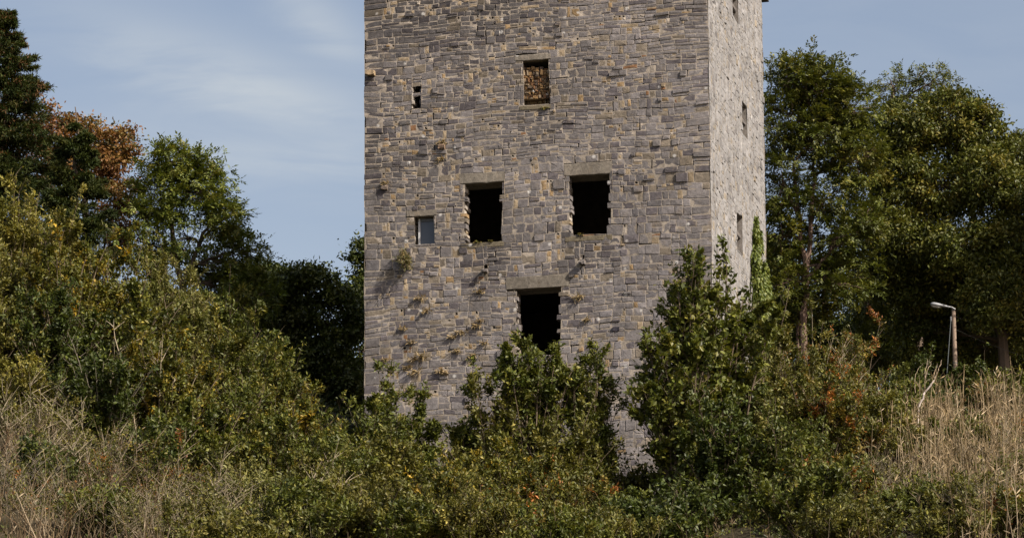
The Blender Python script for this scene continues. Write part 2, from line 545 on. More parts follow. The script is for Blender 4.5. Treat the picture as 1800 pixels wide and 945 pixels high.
# openings on the front face: (left, right, top, bottom) in picture pixels turned into wall coordinates
def rect(l, r_, t, b, uv=front_uv):
    (u0, _), (u1, _) = uv(l, (t + b) / 2), uv(r_, (t + b) / 2)
    zt = uv((l + r_) / 2, t)[1]; zb = uv((l + r_) / 2, b)[1]
    return [u0, u1, zb, zt]
OP = {
    'top': rect(920, 965.5, 107, 185),
    'slit_hi': rect(724.5, 740.5, 150, 162),
    'slit_lo': rect(724.5, 740.5, 168, 190),
    'big_l': rect(817, 883, 322, 426),
    'big_r': rect(1000, 1073, 308, 414),
    'small': rect(729, 764, 381, 430),
    'low': rect(908, 986, 507, 622),
    'drain_l': rect(850, 857, 464, 471),
    'drain_r': rect(1021, 1028, 450, 457),
}
LINT = {
    'top': rect(905, 968, 95.5, 106.5), 'big_l': rect(808, 886, 303, 321.5), 'big_r': rect(992, 1076, 286, 307.5),
    'small': rect(715, 767, 369, 380.5), 'low': rect(890, 1000, 484, 506.5),
}
SOP = {'high': rect(1287.5, 1297.5, -12, 34, side_uv), 'mid': rect(1304.5, 1313.5, 183, 240, side_uv), 'low': rect(1295.5, 1305, 378, 442, side_uv)}

tower = empty('stone_tower', (LCORNER[0], LCORNER[1], ZB), 'ruined square grey stone tower with dark window openings rising from shrubs', 'tower')

def lin(r, g, b):
    f = lambda c: ((c / 255 + 0.055) / 1.055) ** 2.4 if c > 10 else c / 3294.6
    return np.array([f(r), f(g), f(b)])

def stone_col(r, u, v):
    t = (v - ZB) / (ZTONE - ZB)
    q = r.random()
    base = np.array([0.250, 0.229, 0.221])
    if q < 0.16: base = np.array([0.175, 0.157, 0.162])
    elif q < 0.34: base = np.array([0.300, 0.275, 0.268])
    elif q < 0.42: base = np.array([0.29, 0.245, 0.19])
    elif q < 0.50: base = np.array([0.225, 0.210, 0.212])
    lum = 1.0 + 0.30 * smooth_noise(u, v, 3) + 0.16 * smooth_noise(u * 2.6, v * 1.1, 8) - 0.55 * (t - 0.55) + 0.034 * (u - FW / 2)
    # damp staining below the windows
    for k in ('top', 'big_l', 'big_r'):
        a, b, z0, z1 = OP[k]
        if a - .25 < u < b + .25 and z0 - 1.5 < v < z0 + .05: lum *= 0.58 + 0.22 * (z0 - v)
    return base * lum * .70 * r.uniform(0.86, 1.15)
def sneck_col(r):
    q = r.random()
    if q < 0.70: c = np.array([0.40, 0.315, 0.21])
    elif q < 0.86: c = np.array([0.36, 0.25, 0.135])
    elif q < 0.90: c = np.array([0.29, 0.16, 0.085])
    else: c = np.array([0.46, 0.40, 0.33])
    return c * .84 * r.uniform(0.72, 1.15)
def row_h(r, v):
    t = (v - ZB) / (ZTONE - ZB)
    return r.uniform(0.12, 0.215) if t > 0.62 else r.uniform(0.14, 0.265)
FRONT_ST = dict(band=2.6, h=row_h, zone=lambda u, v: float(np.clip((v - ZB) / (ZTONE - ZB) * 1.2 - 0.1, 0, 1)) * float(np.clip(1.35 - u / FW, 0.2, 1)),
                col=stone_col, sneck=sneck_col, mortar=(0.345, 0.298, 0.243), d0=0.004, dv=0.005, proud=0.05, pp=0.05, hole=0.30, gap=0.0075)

def front_wall():
    m = Masonry([LCORNER[0], LCORNER[1], 0], UF, NF, np.random.default_rng(11))
    blocked = list(OP.values()) + list(LINT.values())
    FRONT_ST['E'] = (0.0, FW)
    FRONT_ST['tooth'] = [OP[k] for k in ('big_l', 'big_r', 'low')]
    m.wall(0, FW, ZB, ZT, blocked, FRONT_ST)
    m.build('wall', tower)
front_wall()

def side_col(r, u, v):
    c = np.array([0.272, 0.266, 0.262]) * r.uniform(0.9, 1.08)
    q = r.random()
    if q < 0.16: c = np.array([0.19, 0.182, 0.178]) * r.uniform(.9, 1.1)
    if q > 0.95: c = np.array([0.26, 0.225, 0.175])
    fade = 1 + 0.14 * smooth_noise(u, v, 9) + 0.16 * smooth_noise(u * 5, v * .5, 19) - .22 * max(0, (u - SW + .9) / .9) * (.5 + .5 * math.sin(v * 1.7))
    return c * fade
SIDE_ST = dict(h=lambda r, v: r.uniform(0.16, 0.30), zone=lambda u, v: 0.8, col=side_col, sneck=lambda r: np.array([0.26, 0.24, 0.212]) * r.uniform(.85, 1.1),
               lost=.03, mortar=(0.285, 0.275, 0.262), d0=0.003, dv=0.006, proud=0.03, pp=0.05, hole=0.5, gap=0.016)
def side_walls():
    m = Masonry([CORNER[0], CORNER[1], 0], US, NS, np.random.default_rng(5))
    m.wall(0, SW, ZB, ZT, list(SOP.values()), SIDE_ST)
    m.build('wall', tower)
    st = dict(FRONT_ST); st['h'] = lambda r, v: r.uniform(.3, .5)
    FAR = CORNER + US * SW
    m = Masonry([FAR[0], FAR[1], 0], -UF, -NF, np.random.default_rng(6)); m.wall(0, FW, ZB, ZT, [], st); m.build('wall', tower)
    FL = FAR - UF * FW
    m = Masonry([FL[0], FL[1], 0], -US, -NS, np.random.default_rng(7)); m.wall(0, SW, ZB, ZT, [], st); m.build('wall', tower)
side_walls()

def box_from(o, U, Nn, u0, u1, v0, v1, d0, d1, jit=0.0, rng=None, seg=6):
    """a slightly uneven long stone: grid of points round a box section, closed"""
    rng = rng or np.random.default_rng(1)
    V = []; F = []
    sec = [(v0, d1), (v0, d0), (v1, d0), (v1, d1)]
    c = 0.02
    sec = [(v0, d0), (v0, d1 - c), (v0 + c, d1), (v1 - c, d1), (v1, d1 - c), (v1, d0)]
    K = len(sec)
    for i in range(seg + 1):
        u = u0 + (u1 - u0) * i / seg
        for (v, d) in sec:
            V.append(o + U * (u + (rng.normal(0, jit) if 0 < i < seg else 0)) + np.array([0, 0, 1.0]) * (v + rng.normal(0, jit)) + Nn * (d + (rng.normal(0, jit) if d > d0 else 0)))
    for i in range(seg):
        for k in range(K):
            k2 = (k + 1) % K
            F.append((i * K + k, i * K + k2, (i + 1) * K + k2, (i + 1) * K + k))
    F.append(tuple(range(K))[::-1]); F.append(tuple(range(seg * K, seg * K + K)))
    return np.array(V), F
FO = np.array([LCORNER[0], LCORNER[1], 0.0])
SO = np.array([CORNER[0], CORNER[1], 0.0])

def openings():
    rng = np.random.default_rng(21)
    for k, (a, b, z0, z1) in LINT.items():
        V, F = box_from(FO, UF, NF, a, b, z0 + .004, z1, -0.55, 0.014, 0.005, rng, 8)
        o = make_mesh('lintel', V, F, M_STONE, tower, fcol=np.tile(np.array([0.215, 0.19, 0.155]) * rng.uniform(.85, 1.05), (len(F), 1)))
    # reveals of the openings (jamb, sill and head), the left jamb's sunlight is also put into its paler stone colour
    for k, (a, b, z0, z1) in OP.items():
        T = 0.75 if not k.startswith('drain') else 0.35
        g = 0.07 if not k.startswith(('drain', 'slit')) else 0.01
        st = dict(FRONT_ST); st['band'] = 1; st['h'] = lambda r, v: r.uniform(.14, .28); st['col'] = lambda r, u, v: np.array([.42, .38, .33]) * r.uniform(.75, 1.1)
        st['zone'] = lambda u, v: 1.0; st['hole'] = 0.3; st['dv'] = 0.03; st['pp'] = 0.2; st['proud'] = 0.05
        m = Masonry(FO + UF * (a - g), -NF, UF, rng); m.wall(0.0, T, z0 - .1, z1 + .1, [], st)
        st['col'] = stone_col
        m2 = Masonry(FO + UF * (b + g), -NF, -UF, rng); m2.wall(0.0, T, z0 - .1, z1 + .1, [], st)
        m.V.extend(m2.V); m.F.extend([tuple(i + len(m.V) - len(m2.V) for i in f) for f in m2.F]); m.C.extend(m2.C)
        for z, s in ((z0, 1), (z1, -1)):
            p = lambda u, d: FO + UF * u - NF * d + np.array([0, 0, z + s * .004])
            d0 = 0.0 if s > 0 else 0.3
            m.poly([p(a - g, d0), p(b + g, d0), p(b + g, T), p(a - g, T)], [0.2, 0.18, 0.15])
        m.build('reveal', tower)
    for k, (a, b, z0, z1) in SOP.items():
        V = []; F = []; T = 0.8
        for (u0, u1, w0, w1) in ((a, a, z0, z1), (b, b, z0, z1)):
            n = len(V)
            V += [SO + US * u0 + np.array([0, 0, w0]), SO + US * u0 + np.array([0, 0, w1]), SO + US * u0 - NS * T + np.array([0, 0, w1]), SO + US * u0 - NS * T + np.array([0, 0, w0])]
            F.append((n, n + 1, n + 2, n + 3))
        for w in (z0, z1):
            n = len(V)
            V += [SO + US * a + np.array([0, 0, w]), SO + US * b + np.array([0, 0, w]), SO + US * b - NS * T + np.array([0, 0, w]), SO + US * a - NS * T + np.array([0, 0, w])]
            F.append((n, n + 1, n + 2, n + 3))
        make_mesh('reveal', np.array(V), F, M_STONE, tower, fcol=np.tile([.22, .2, .18], (4, 1)))
        # stone mullion and transom of the slit window
        um = (a + b) / 2
        V1, F1 = box_from(SO, US, NS, um - .07, um + .07, z0, z1, -0.4, -0.12, 0.004, rng, 2)
        make_mesh('mullion', V1, F1, M_STONE, tower, fcol=np.tile([.17, .155, .145], (len(F1), 1)))
        zm = z0 + (z1 - z0) * .5
        V1, F1 = box_from(SO, US, NS, a - .05, b + .05, zm - .06, zm + .06, -0.4, -0.05, 0.004, rng, 2)
        make_mesh('transom', V1, F1, M_STONE, tower, fcol=np.tile([.17, .155, .145], (len(F1), 1)))
    # the rooms behind: inner faces, floors and roof slab keep them dark
    V = []; F = []; C = []
    T = 0.75
    def ip(u, d, z): return FO + UF * u - NF * d + np.array([0, 0, z])
    def quad(*p):
        n = len(V); V.extend(p); F.append((n, n + 1, n + 2, n + 3)); C.append([.26, .23, .20])
    u0, u1, d0, d1 = T + .06, FW - T - .06, T + .0, SW - T
    quad(ip(u0, d1, ZB), ip(u1, d1, ZB), ip(u1, d1, ZT), ip(u0, d1, ZT))
    quad(ip(u0, d0, ZB), ip(u0, d1, ZB), ip(u0, d1, ZT), ip(u0, d0, ZT))
    make_mesh('inner_wall', np.array(V), F, M_DARK, tower, fcol=np.array(C))
    for z in (OP['low'][2] - .05, OP['big_l'][2] - .35, OP['top'][2] - .3, ZT - .8):
        V = [ip(.1, .12, z), ip(FW - .1, .12, z), ip(FW - .1, SW - .1, z), ip(.1, SW - .1, z)]
        V += [p + np.array([0, 0, .18]) for p in V]
        if z > OP['top'][3]: pass
        else:
            V = [ip(.6, T + .01, z), ip(FW - .6, T + .01, z), ip(FW - .6, SW - .6, z), ip(.6, SW - .6, z)]; V += [p + np.array([0, 0, .18]) for p in V]
        F = [(3, 2, 1, 0), (4, 5, 6, 7), (0, 1, 5, 4), (1, 2, 6, 5), (2, 3, 7, 6), (3, 0, 4, 7)]
        make_mesh('floor_slab', np.array(V), F, M_DARK, tower, fcol=np.tile([.26, .23, .2], (6, 1)))
    # rubble blocking the top window up to a ragged edge
    a, b, z0, z1 = OP['top']
    st = dict(FRONT_ST); st['band'] = 1; st['h'] = lambda r, v: r.uniform(.07, .15)
    def bc(r, u, v):
        return [np.array([.30, .19, .09]), np.array([.25, .135, .07]), np.array([.32, .25, .17]), np.array([.12, .09, .07])][r.choice(4, p=[.45, .2, .2, .15])] * r.uniform(.7, 1.1)
    st['col'] = bc; st['sneck'] = lambda r: bc(r, 0, 0); st['mortar'] = (.30, .2, .11); st['dv'] = .05; st['zone'] = lambda u, v: 2.0; st['ws'] = .42; st['tooth'] = ()
    m = Masonry(FO - NF * 0.17, UF, NF, rng)
    m.wall(a - .08, b + .08, z0 + .22, z1 - .26, [], st)
    for i in range(7):
        w = (b - a + .16) / 7
        m.stone(a - .08 + i * w, a - .08 + (i + 1) * w, z1 - .26, z1 - .26 + rng.uniform(.02, .12), .02, bc(rng, 0, 0))
    m.build('blocking', tower)
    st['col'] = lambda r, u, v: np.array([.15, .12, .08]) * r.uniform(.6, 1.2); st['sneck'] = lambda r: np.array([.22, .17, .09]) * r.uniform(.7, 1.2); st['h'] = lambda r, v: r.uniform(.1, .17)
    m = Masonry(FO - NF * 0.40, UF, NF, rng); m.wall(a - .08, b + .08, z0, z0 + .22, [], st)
    m.poly([m.P(a - .08, z0 + .22, 0), m.P(b + .08, z0 + .22, 0), m.P(b + .08, z0 + .22, .24), m.P(a - .08, z0 + .22, .24)], [.2, .15, .1])
    m.build('blocking', tower)
    # window sills of long dark slabs
    for k, dz in (('top', .14), ('big_l', .16), ('big_r', .17)):
        a, b, z0, z1 = OP[k]
        V, F = box_from(FO, UF, NF, a - .12, b + .04, z0 - dz, z0 + .006, -.6, .016, .004, rng, 8)
        make_mesh('sill', V, F, M_STONE, tower, fcol=np.tile([.17, .145, .10], (len(F), 1)))
    # the small glazed window
    a, b, z0, z1 = OP['small']
    win = empty('window', FO + UF * a + np.array([0, 0, z0]), None, None); win.parent = tower; win.matrix_parent_inverse = Matrix.Translation(-tower.location)
    D = 0.26
    fr = Acc()
    def bx(u0, u1, w0, w1, e0, e1, acc, col):
        P = [ip(u, d, z) for (u, d, z) in ((u0, e1, w0), (u1, e1, w0), (u1, e0, w0), (u0, e0, w0), (u0, e1, w1), (u1, e1, w1), (u1, e0, w1), (u0, e0, w1))]
        acc.add(P, np.array([(3, 2, 1, 0), (4, 5, 6, 7), (0, 1, 5, 4), (1, 2, 6, 5), (2, 3, 7, 6), (3, 0, 4, 7)]), col)
    cf = (.55, .57, .58)
    bx(a + .055, a + .115, z0, z1, D - .04, D + .05, fr, cf)
    bx(b - .02, b + .03, z0, z1, D - .04, D + .05, fr, (.2, .22, .24))
    bx(a + .115, b - .02, z1 - .09, z1 + .0, D - .035, D + .05, fr, (.12, .13, .14))
    bx(a + .115, b - .02, z0 + .0, z0 + .035, D - .035, D + .05, fr, (.3, .32, .33))
    def wobj(name, acc, mat):
        o = make_mesh(name, np.concatenate(acc.V), np.concatenate(acc.F), mat, None, fcol=np.concatenate(acc.C), loc=win.location)
        o.parent = win; o.location = (0, 0, 0); return o
    wobj('window_frame', fr, M_METAL)
    gm, t, p, _ = base_mat('dull_glass')
    p.inputs['Base Color'].default_value = (.075, .09, .115, 1); p.inputs['Roughness'].default_value = .3; p.inputs['Specular IOR Level'].default_value = .6
    ga = Acc(); bx(a + .11, b - .01, z0 + .03, z1 - .08, D + .0, D + .03, ga, (.2, .2, .2)); wobj('pane', ga, gm)
    # stone spouts below the big windows, a projecting stone and the eaves stone
    def lump(name, u, z, w, h, L, col, o=FO, U=UF, Nn=NF, drop=0.0):
        V, F = box_from(o, U, Nn, u - w / 2, u + w / 2, z - h, z, -0.3, L, 0.012, rng, 3)
        V = V + 0
        dd = (V - o) @ Nn
        V[:, 2] -= np.clip(dd, 0, None) * drop
        return make_mesh(name, V, F, M_STONE, tower, fcol=np.tile(col, (len(F), 1)))
    a, b, z0, z1 = OP['drain_l']; lump('spout', (a + b) / 2, z0 - .0, .17, .10, .20, [.2, .18, .17], drop=.3)
    a, b, z0, z1 = OP['drain_r']; lump('spout', (a + b) / 2, z0 - .0, .18, .10, .22, [.2, .18, .17], drop=.3)
    u, z = front_uv(653, 126); lump('projecting_stone', u, z, .26, .15, .22, [.36, .27, .17])
    u, z = side_uv(1341, -3); lump('eaves_stone', u - .1, z + .05, .5, .16, .16, [.10, .085, .08], SO, US, NS)
    for (px, py, col, L) in ((1083, 574, [.07, .065, .08], .05), (777, 255, [.2, .14, .1], .12), (676, 327, [.2, .16, .13], .10)):
        u, z = front_uv(px, py); lump('projecting_stone', u, z, .2, .13, L, col)
    # parapet: low uneven coping round the top
    for (o, U, W, Nn) in ((FO, UF, FW, NF), (SO, US, SW, NS)):
        V, F = box_from(o, U, Nn, -.04, W + .04, ZT, ZT + .28, -.6, .03, .02, rng, 24)
        make_mesh('coping', V, F, M_STONE, tower, fcol=np.tile([.25, .23, .21], (len(F), 1)))
openings()

# ------------------------------------------------------------------ vegetation builders
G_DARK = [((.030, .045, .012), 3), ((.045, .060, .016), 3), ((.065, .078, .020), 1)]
G_MID = [((.060, .075, .018), 3), ((.080, .092, .024), 3), ((.045, .060, .018), 2), ((.115, .115, .035), 1)]
G_OLIVE = [((.095, .095, .030), 3), ((.075, .080, .024), 3), ((.130, .120, .045), 1.5), ((.050, .058, .018), 1)]
G_GREY = [((.125, .130, .062), 3), ((.095, .105, .042), 3), ((.165, .160, .085), 1), ((.065, .075, .028), 1)]
G_YELL = [((.085, .090, .022), 3), ((.15, .125, .025), 1.2), ((.24, .17, .025), .45), ((.055, .065, .018), 2)]
G_ASH = [((.085, .110, .030), 3), ((.110, .130, .040), 2), ((.060, .082, .024), 2), ((.135, .135, .045), 1)]
G_DEEP = [((.060, .072, .018), 3), ((.085, .094, .026), 2.2), ((.042, .055, .016), 2.4), ((.125, .115, .034), 1.6)]
G_LIME = [((.135, .130, .040), 3), ((.17, .155, .055), 2), ((.09, .095, .028), 2)]
G_RUST = [((.085, .08, .025), 2), ((.20, .095, .028), 3), ((.26, .145, .04), 2), ((.14, .062, .022), 2), ((.20, .14, .045), 1)]
G_RUSTY = [((.080, .085, .022), 4), ((.055, .062, .018), 3), ((.20, .08, .028), 1.0), ((.13, .10, .03), 1.5)]
G_CONE = [((.022, .034, .013), 4), ((.035, .046, .016), 2), ((.050, .056, .022), 1)]
GREENS.update(id(p) for p in (G_ASH, G_DEEP, G_DARK, G_MID, G_OLIVE, G_GREY, G_YELL, G_LIME, G_RUSTY, G_CONE))
STEM_GREY = np.array([.26, .225, .17]); STEM_BROWN = np.array([.17, .13, .09]); STEM_PALE = np.array([.36, .30, .205]); STEM_DARK = np.array([.075, .058, .042])
TRUNK = np.array([.14, .105, .078])

def bez(P0, P1, P2, n):
    t = np.linspace(0, 1, n)[None, :, None]
    return (1 - t) ** 2 * P0[:, None] + 2 * t * (1 - t) * P1[:, None] + t ** 2 * P2[:, None]

def shrub_geo(rng, base, H, Rad, nst, ntw, nleaf, L, W, pal, stem, tlo=0.12, twl=0.58, lean=(0, 0), spread=0.10, rst=0.016, droop=0.0, tight=0.05, upright=0.7, hmin=.55, flat=.42):
    base = np.asarray(base, float)
    # stems
    a = rng.uniform(0, 2 * math.pi, nst); q = np.sqrt(rng.random(nst))
    r0 = spread * Rad * q
    b = np.stack([base[0] + np.cos(a) * r0, base[1] + np.sin(a) * r0 * .8, np.zeros(nst)], 1)
    b[:, 2] = ground(b[:, 0], b[:, 1]) - 0.05
    re = Rad * q * rng.uniform(.75, 1.05, nst)
    hh = H * (1 - flat * (q ** 2)) * rng.uniform(hmin, 1.0, nst); hh[0] = H
    a2 = a + rng.normal(0, .3, nst)
    e = np.stack([base[0] + np.cos(a2) * re + lean[0] * hh, base[1] + np.sin(a2) * re * .8 + lean[1] * hh, b[:, 2] + hh], 1)
    m = b * 0.5 + e * 0.5; m[:, :2] += (b[:, :2] - e[:, :2]) * 0.10; m[:, 2] += hh * 0.12; m += rng.normal(0, .06 * H / 3, m.shape)
    n = 8
    SP = bez(b, m, e, n)
    SP[:, 1:] += rng.normal(0, 0.012 * H, (nst, n - 1, 3)).cumsum(1) * 0.5
    SR = rst * (H / 3) * rng.uniform(.6, 1.3, (nst, 1)) * np.linspace(1, .18, n)[None]
    # twigs
    k = nst * ntw
    si = np.repeat(np.arange(nst), ntw)
    t = tlo + (1 - tlo) * rng.random(k) ** 0.8
    f = t * (n - 1); i0 = np.minimum(f.astype(int), n - 2); fr = (f - i0)[:, None]
    p0 = SP[si, i0] * (1 - fr) + SP[si, i0 + 1] * fr
    dr = runit(rng, k); dr[:, 2] = np.abs(dr[:, 2]) * .6 + upright; dr = nrmz(dr)
    ln = twl * rng.uniform(.5, 1.25, k) * (1.1 - .3 * t)
    p2 = p0 + dr * ln[:, None]; p2[:, 2] -= droop * ln
    p1 = p0 + dr * ln[:, None] * .5 + np.array([0, 0, .06]) * ln[:, None]
    TP = bez(p0, p1, p2, 4)
    TR = rst * (H / 3) * (.55 if nleaf < 400 or rst > .0161 else .34) * np.array([1, .8, .6, .3])[None] * np.ones((k, 1))
    out = [(SP, SR), (TP, TR)]
    if nleaf:
        wt = rng.lognormal(0, 1.15, k); li = rng.choice(k, nleaf, p=wt / wt.sum()); s = rng.random(nleaf) ** .7
        f = s * 3; i0 = np.minimum(f.astype(int), 2); fr = (f - i0)[:, None]
        P = TP[li, i0] * (1 - fr) + TP[li, i0 + 1] * fr + rng.normal(0, tight, (nleaf, 3))
        ax = runit(rng, nleaf) * .8 + dr[li] * .6; ax[:, 2] -= .15 + droop
        nr = runit(rng, nleaf) * .75 + np.array([.12, -.1, .85])
        # every twig has its own tone
        tc = pick(rng, pal, k) * rng.uniform(.75, 1.25, (k, 1))
        col = tc[li] * rng.uniform(.7, 1.35, (nleaf, 1))
        odd = rng.random(nleaf) < .25
        col[odd] = pick(rng, pal, int(odd.sum()))
        col[rng.random(nleaf) < .10] *= np.array([1.75, 1.65, 1.6])
        V, F = leafq(P, ax, nr, 1.12 * L * rng.uniform(.6, 1.3, nleaf), 1.12 * W * rng.uniform(.7, 1.2, nleaf))
        out.append((V, F, col))
    return out

def put_stems(name, out, col, parent, rng, sides=4, both=True):
    acc = Acc()
    V, F = tubes(*out[0], sides)
    nseg = (out[0][0].shape[1] - 1) * sides
    sc = np.repeat(col[None] * rng.uniform(.6, 1.3, (out[0][0].shape[0], 1)), nseg, 0)
    acc.add(V, F, sc)
    if both:
        V, F = tubes(*out[1], 3); acc.add(V, F, col * .8)
    return acc.build(name, M_BARK, parent)

def place(px, Y, top):
    p = at(px, top, Y); g = float(ground(p[0], Y))
    return np.array([p[0], Y, g]), float(p[2] - g)

SEED = [100]
def nextrng():
    SEED[0] += 1
    return np.random.default_rng(SEED[0])

def shrub(px, Y, top, wpx, pal, label, name='shrub', cat='shrub', dens=1.0, L=.12, W=.062, stem=STEM_BROWN, nst=None, ntw=10, group=None, **k):
    rng = nextrng()
    base, H = place(px, Y, top)
    H = max(H, .6)
    Rad = wpx / 58.0 / 2 * 1.25
    nst = nst or int(18 + 13 * Rad)
    area = 2 * Rad * H
    nleaf = int(dens * area * 2.5 / (L * W * .26))
    o = empty(name, base, label, cat, group)
    out = shrub_geo(rng, base, H * 1.0, Rad, nst, ntw, nleaf, L, W, pal, stem, **k)
    put_stems('stems', out, stem, o, rng)
    if nleaf:
        V, F, c = out[2]; make_mesh('foliage', V, F, M_LEAF, o, fcol=c)
    return o

def tree(base, trunk, lobes, pal, label, name='tree', cat='tree', clumps=40, per=90, cr=.42, L=.14, W=.065, bark=TRUNK, flat=.6, group=None, sprigs=0, bare=0.0, upn=.6, compound=False, shell=.45, r0=.13, branch_r=.035, twig=True):
    """trunk: polylines [(points, r_start, r_end)], lobes: (centre, (rx, ry, rz), weight)"""
    rng = nextrng(); per = int(per * 1.45); cr *= 1.12
    o = empty(name, base, label, cat, group)
    acc = Acc()
    for pts, ra, rb in trunk:
        P = np.array(pts, float)
        n = 12
        s = np.linspace(0, len(P) - 1, n); i0 = np.minimum(s.astype(int), len(P) - 2); fr = (s - i0)[:, None]
        Q = P[i0] * (1 - fr) + P[i0 + 1] * fr
        Q[1:-1] += rng.normal(0, .03, (n - 2, 3))
        V, F = tubes(Q[None], np.linspace(ra, rb, n)[None] , 7); acc.add(V, F, bark)
    allp = np.concatenate([np.array(t[0], float) for t in trunk])
    Vs, Fs, Cs, nv = [], [], [], 0
    for c, rad, wgt in lobes:
        c = np.array(c, float); rad = np.array(rad, float)
        k = max(3, int(clumps * wgt))
        d = runit(rng, k); rr = shell + (1 - shell) * rng.random(k) ** .6
        cc = c + d * rad * rr[:, None]
        # limb from the nearest lower trunk point to the lobe, then branches to every clump
        low = allp[allp[:, 2] < c[2] + .1]
        if len(low) == 0: low = allp
        t0 = low[np.argmin(np.linalg.norm(low - c, axis=1) + rng.random(len(low)) * .3)]
        lim = bez(t0[None], (t0 * .6 + c * .4 + np.array([0, 0, .25]))[None], c[None], 7)
        V, F = tubes(lim, np.linspace(branch_r * 1.6, branch_r * .7, 7)[None], 5); acc.add(V, F, bark)
        if twig:
            st = lim[0][rng.integers(2, 7, k)]
            TP = bez(st, (st + cc) / 2 + rng.normal(0, .12, (k, 3)), cc, 5)
            V, F = tubes(TP, branch_r * .55 * np.linspace(1, .3, 5)[None] * np.ones((k, 1)), 3); acc.add(V, F, bark * .9)
        keep = rng.random(k) >= bare
        cc = cc[keep]; d = d[keep]; k = len(cc)
        if k == 0: continue
        n = k * per
        ci = np.repeat(np.arange(k), per)
        sz = cr * rng.uniform(.6, 1.25, k)
        off = rng.normal(0, .5, (n, 3)); off[:, 2] *= flat
        P = cc[ci] + off * sz[ci][:, None]
        tone = pick(rng, pal, k) * rng.uniform(.75, 1.3, (k, 1))
        if compound:
            # pinnate leaves: leaflets in pairs along a short drooping rachis
            q = 7; m = n // q
            ii = rng.integers(0, n, m)
            ra = runit(rng, m) + d[ci[ii]] * .7; ra[:, 2] -= .25; ra = nrmz(ra)
            sd = nrmz(np.cross(ra, runit(rng, m) * .5 + np.array([0, 0, 1.0])))
            PP, AX, CI = [], [], []
            for j in range(q):
                t = .25 + .75 * (j // 2) / 3
                sg = (1 if j % 2 else -1) if j < 6 else 0
                PP.append(P[ii] + ra * L * 1.9 * t); AX.append(ra * (.55 if sg else 1) + sd * sg * .8); CI.append(ci[ii])
            P = np.concatenate(PP); ax = np.concatenate(AX) + rng.normal(0, .12, P.shape); cidx = np.concatenate(CI)
            nr = np.tile(np.cross(sd, ra), (q, 1)); nr[:, 2] = np.abs(nr[:, 2]) + .2; nr += rng.normal(0, .3, nr.shape)
            LL, WW = L * .9, W * .9
        else:
            ax = runit(rng, n) * .9 + d[ci] * .5; ax[:, 2] -= .3
            nr = runit(rng, n) * .8 + d[ci] * .3 + np.array([0, 0, upn]); cidx = ci; LL, WW = L, W
        m = len(P)
        col = tone[cidx] * rng.uniform(.72, 1.32, (m, 1))
        odd = rng.random(m) < .18; col[odd] = pick(rng, pal, int(odd.sum()))
        if pal is not G_RUST: col[rng.random(m) < .10] *= np.array([1.6, 1.5, 1.5])
        V, F = leafq(P, ax, nr, 1.15 * LL * rng.uniform(.65, 1.25, m), 1.15 * WW * rng.uniform(.7, 1.2, m))
        Vs.append(V); Fs.append(F + nv); Cs.append(col); nv += len(V)
    acc.build('trunk', M_BARK, o)
    make_mesh('crown', np.concatenate(Vs), np.concatenate(Fs), M_LEAF, o, fcol=np.concatenate(Cs))
    return o

def lobe(px, py, Y, rx, rz, ry=None, w=1.0):
    """an ellipsoid of crown centred on that line of sight at depth Y; radii in 58ths of a metre"""
    rx, rz = rx / 58.0, rz / 58.0
    return (at(px, py, Y), (rx, ry if ry else (rx + rz) / 2, rz), w)

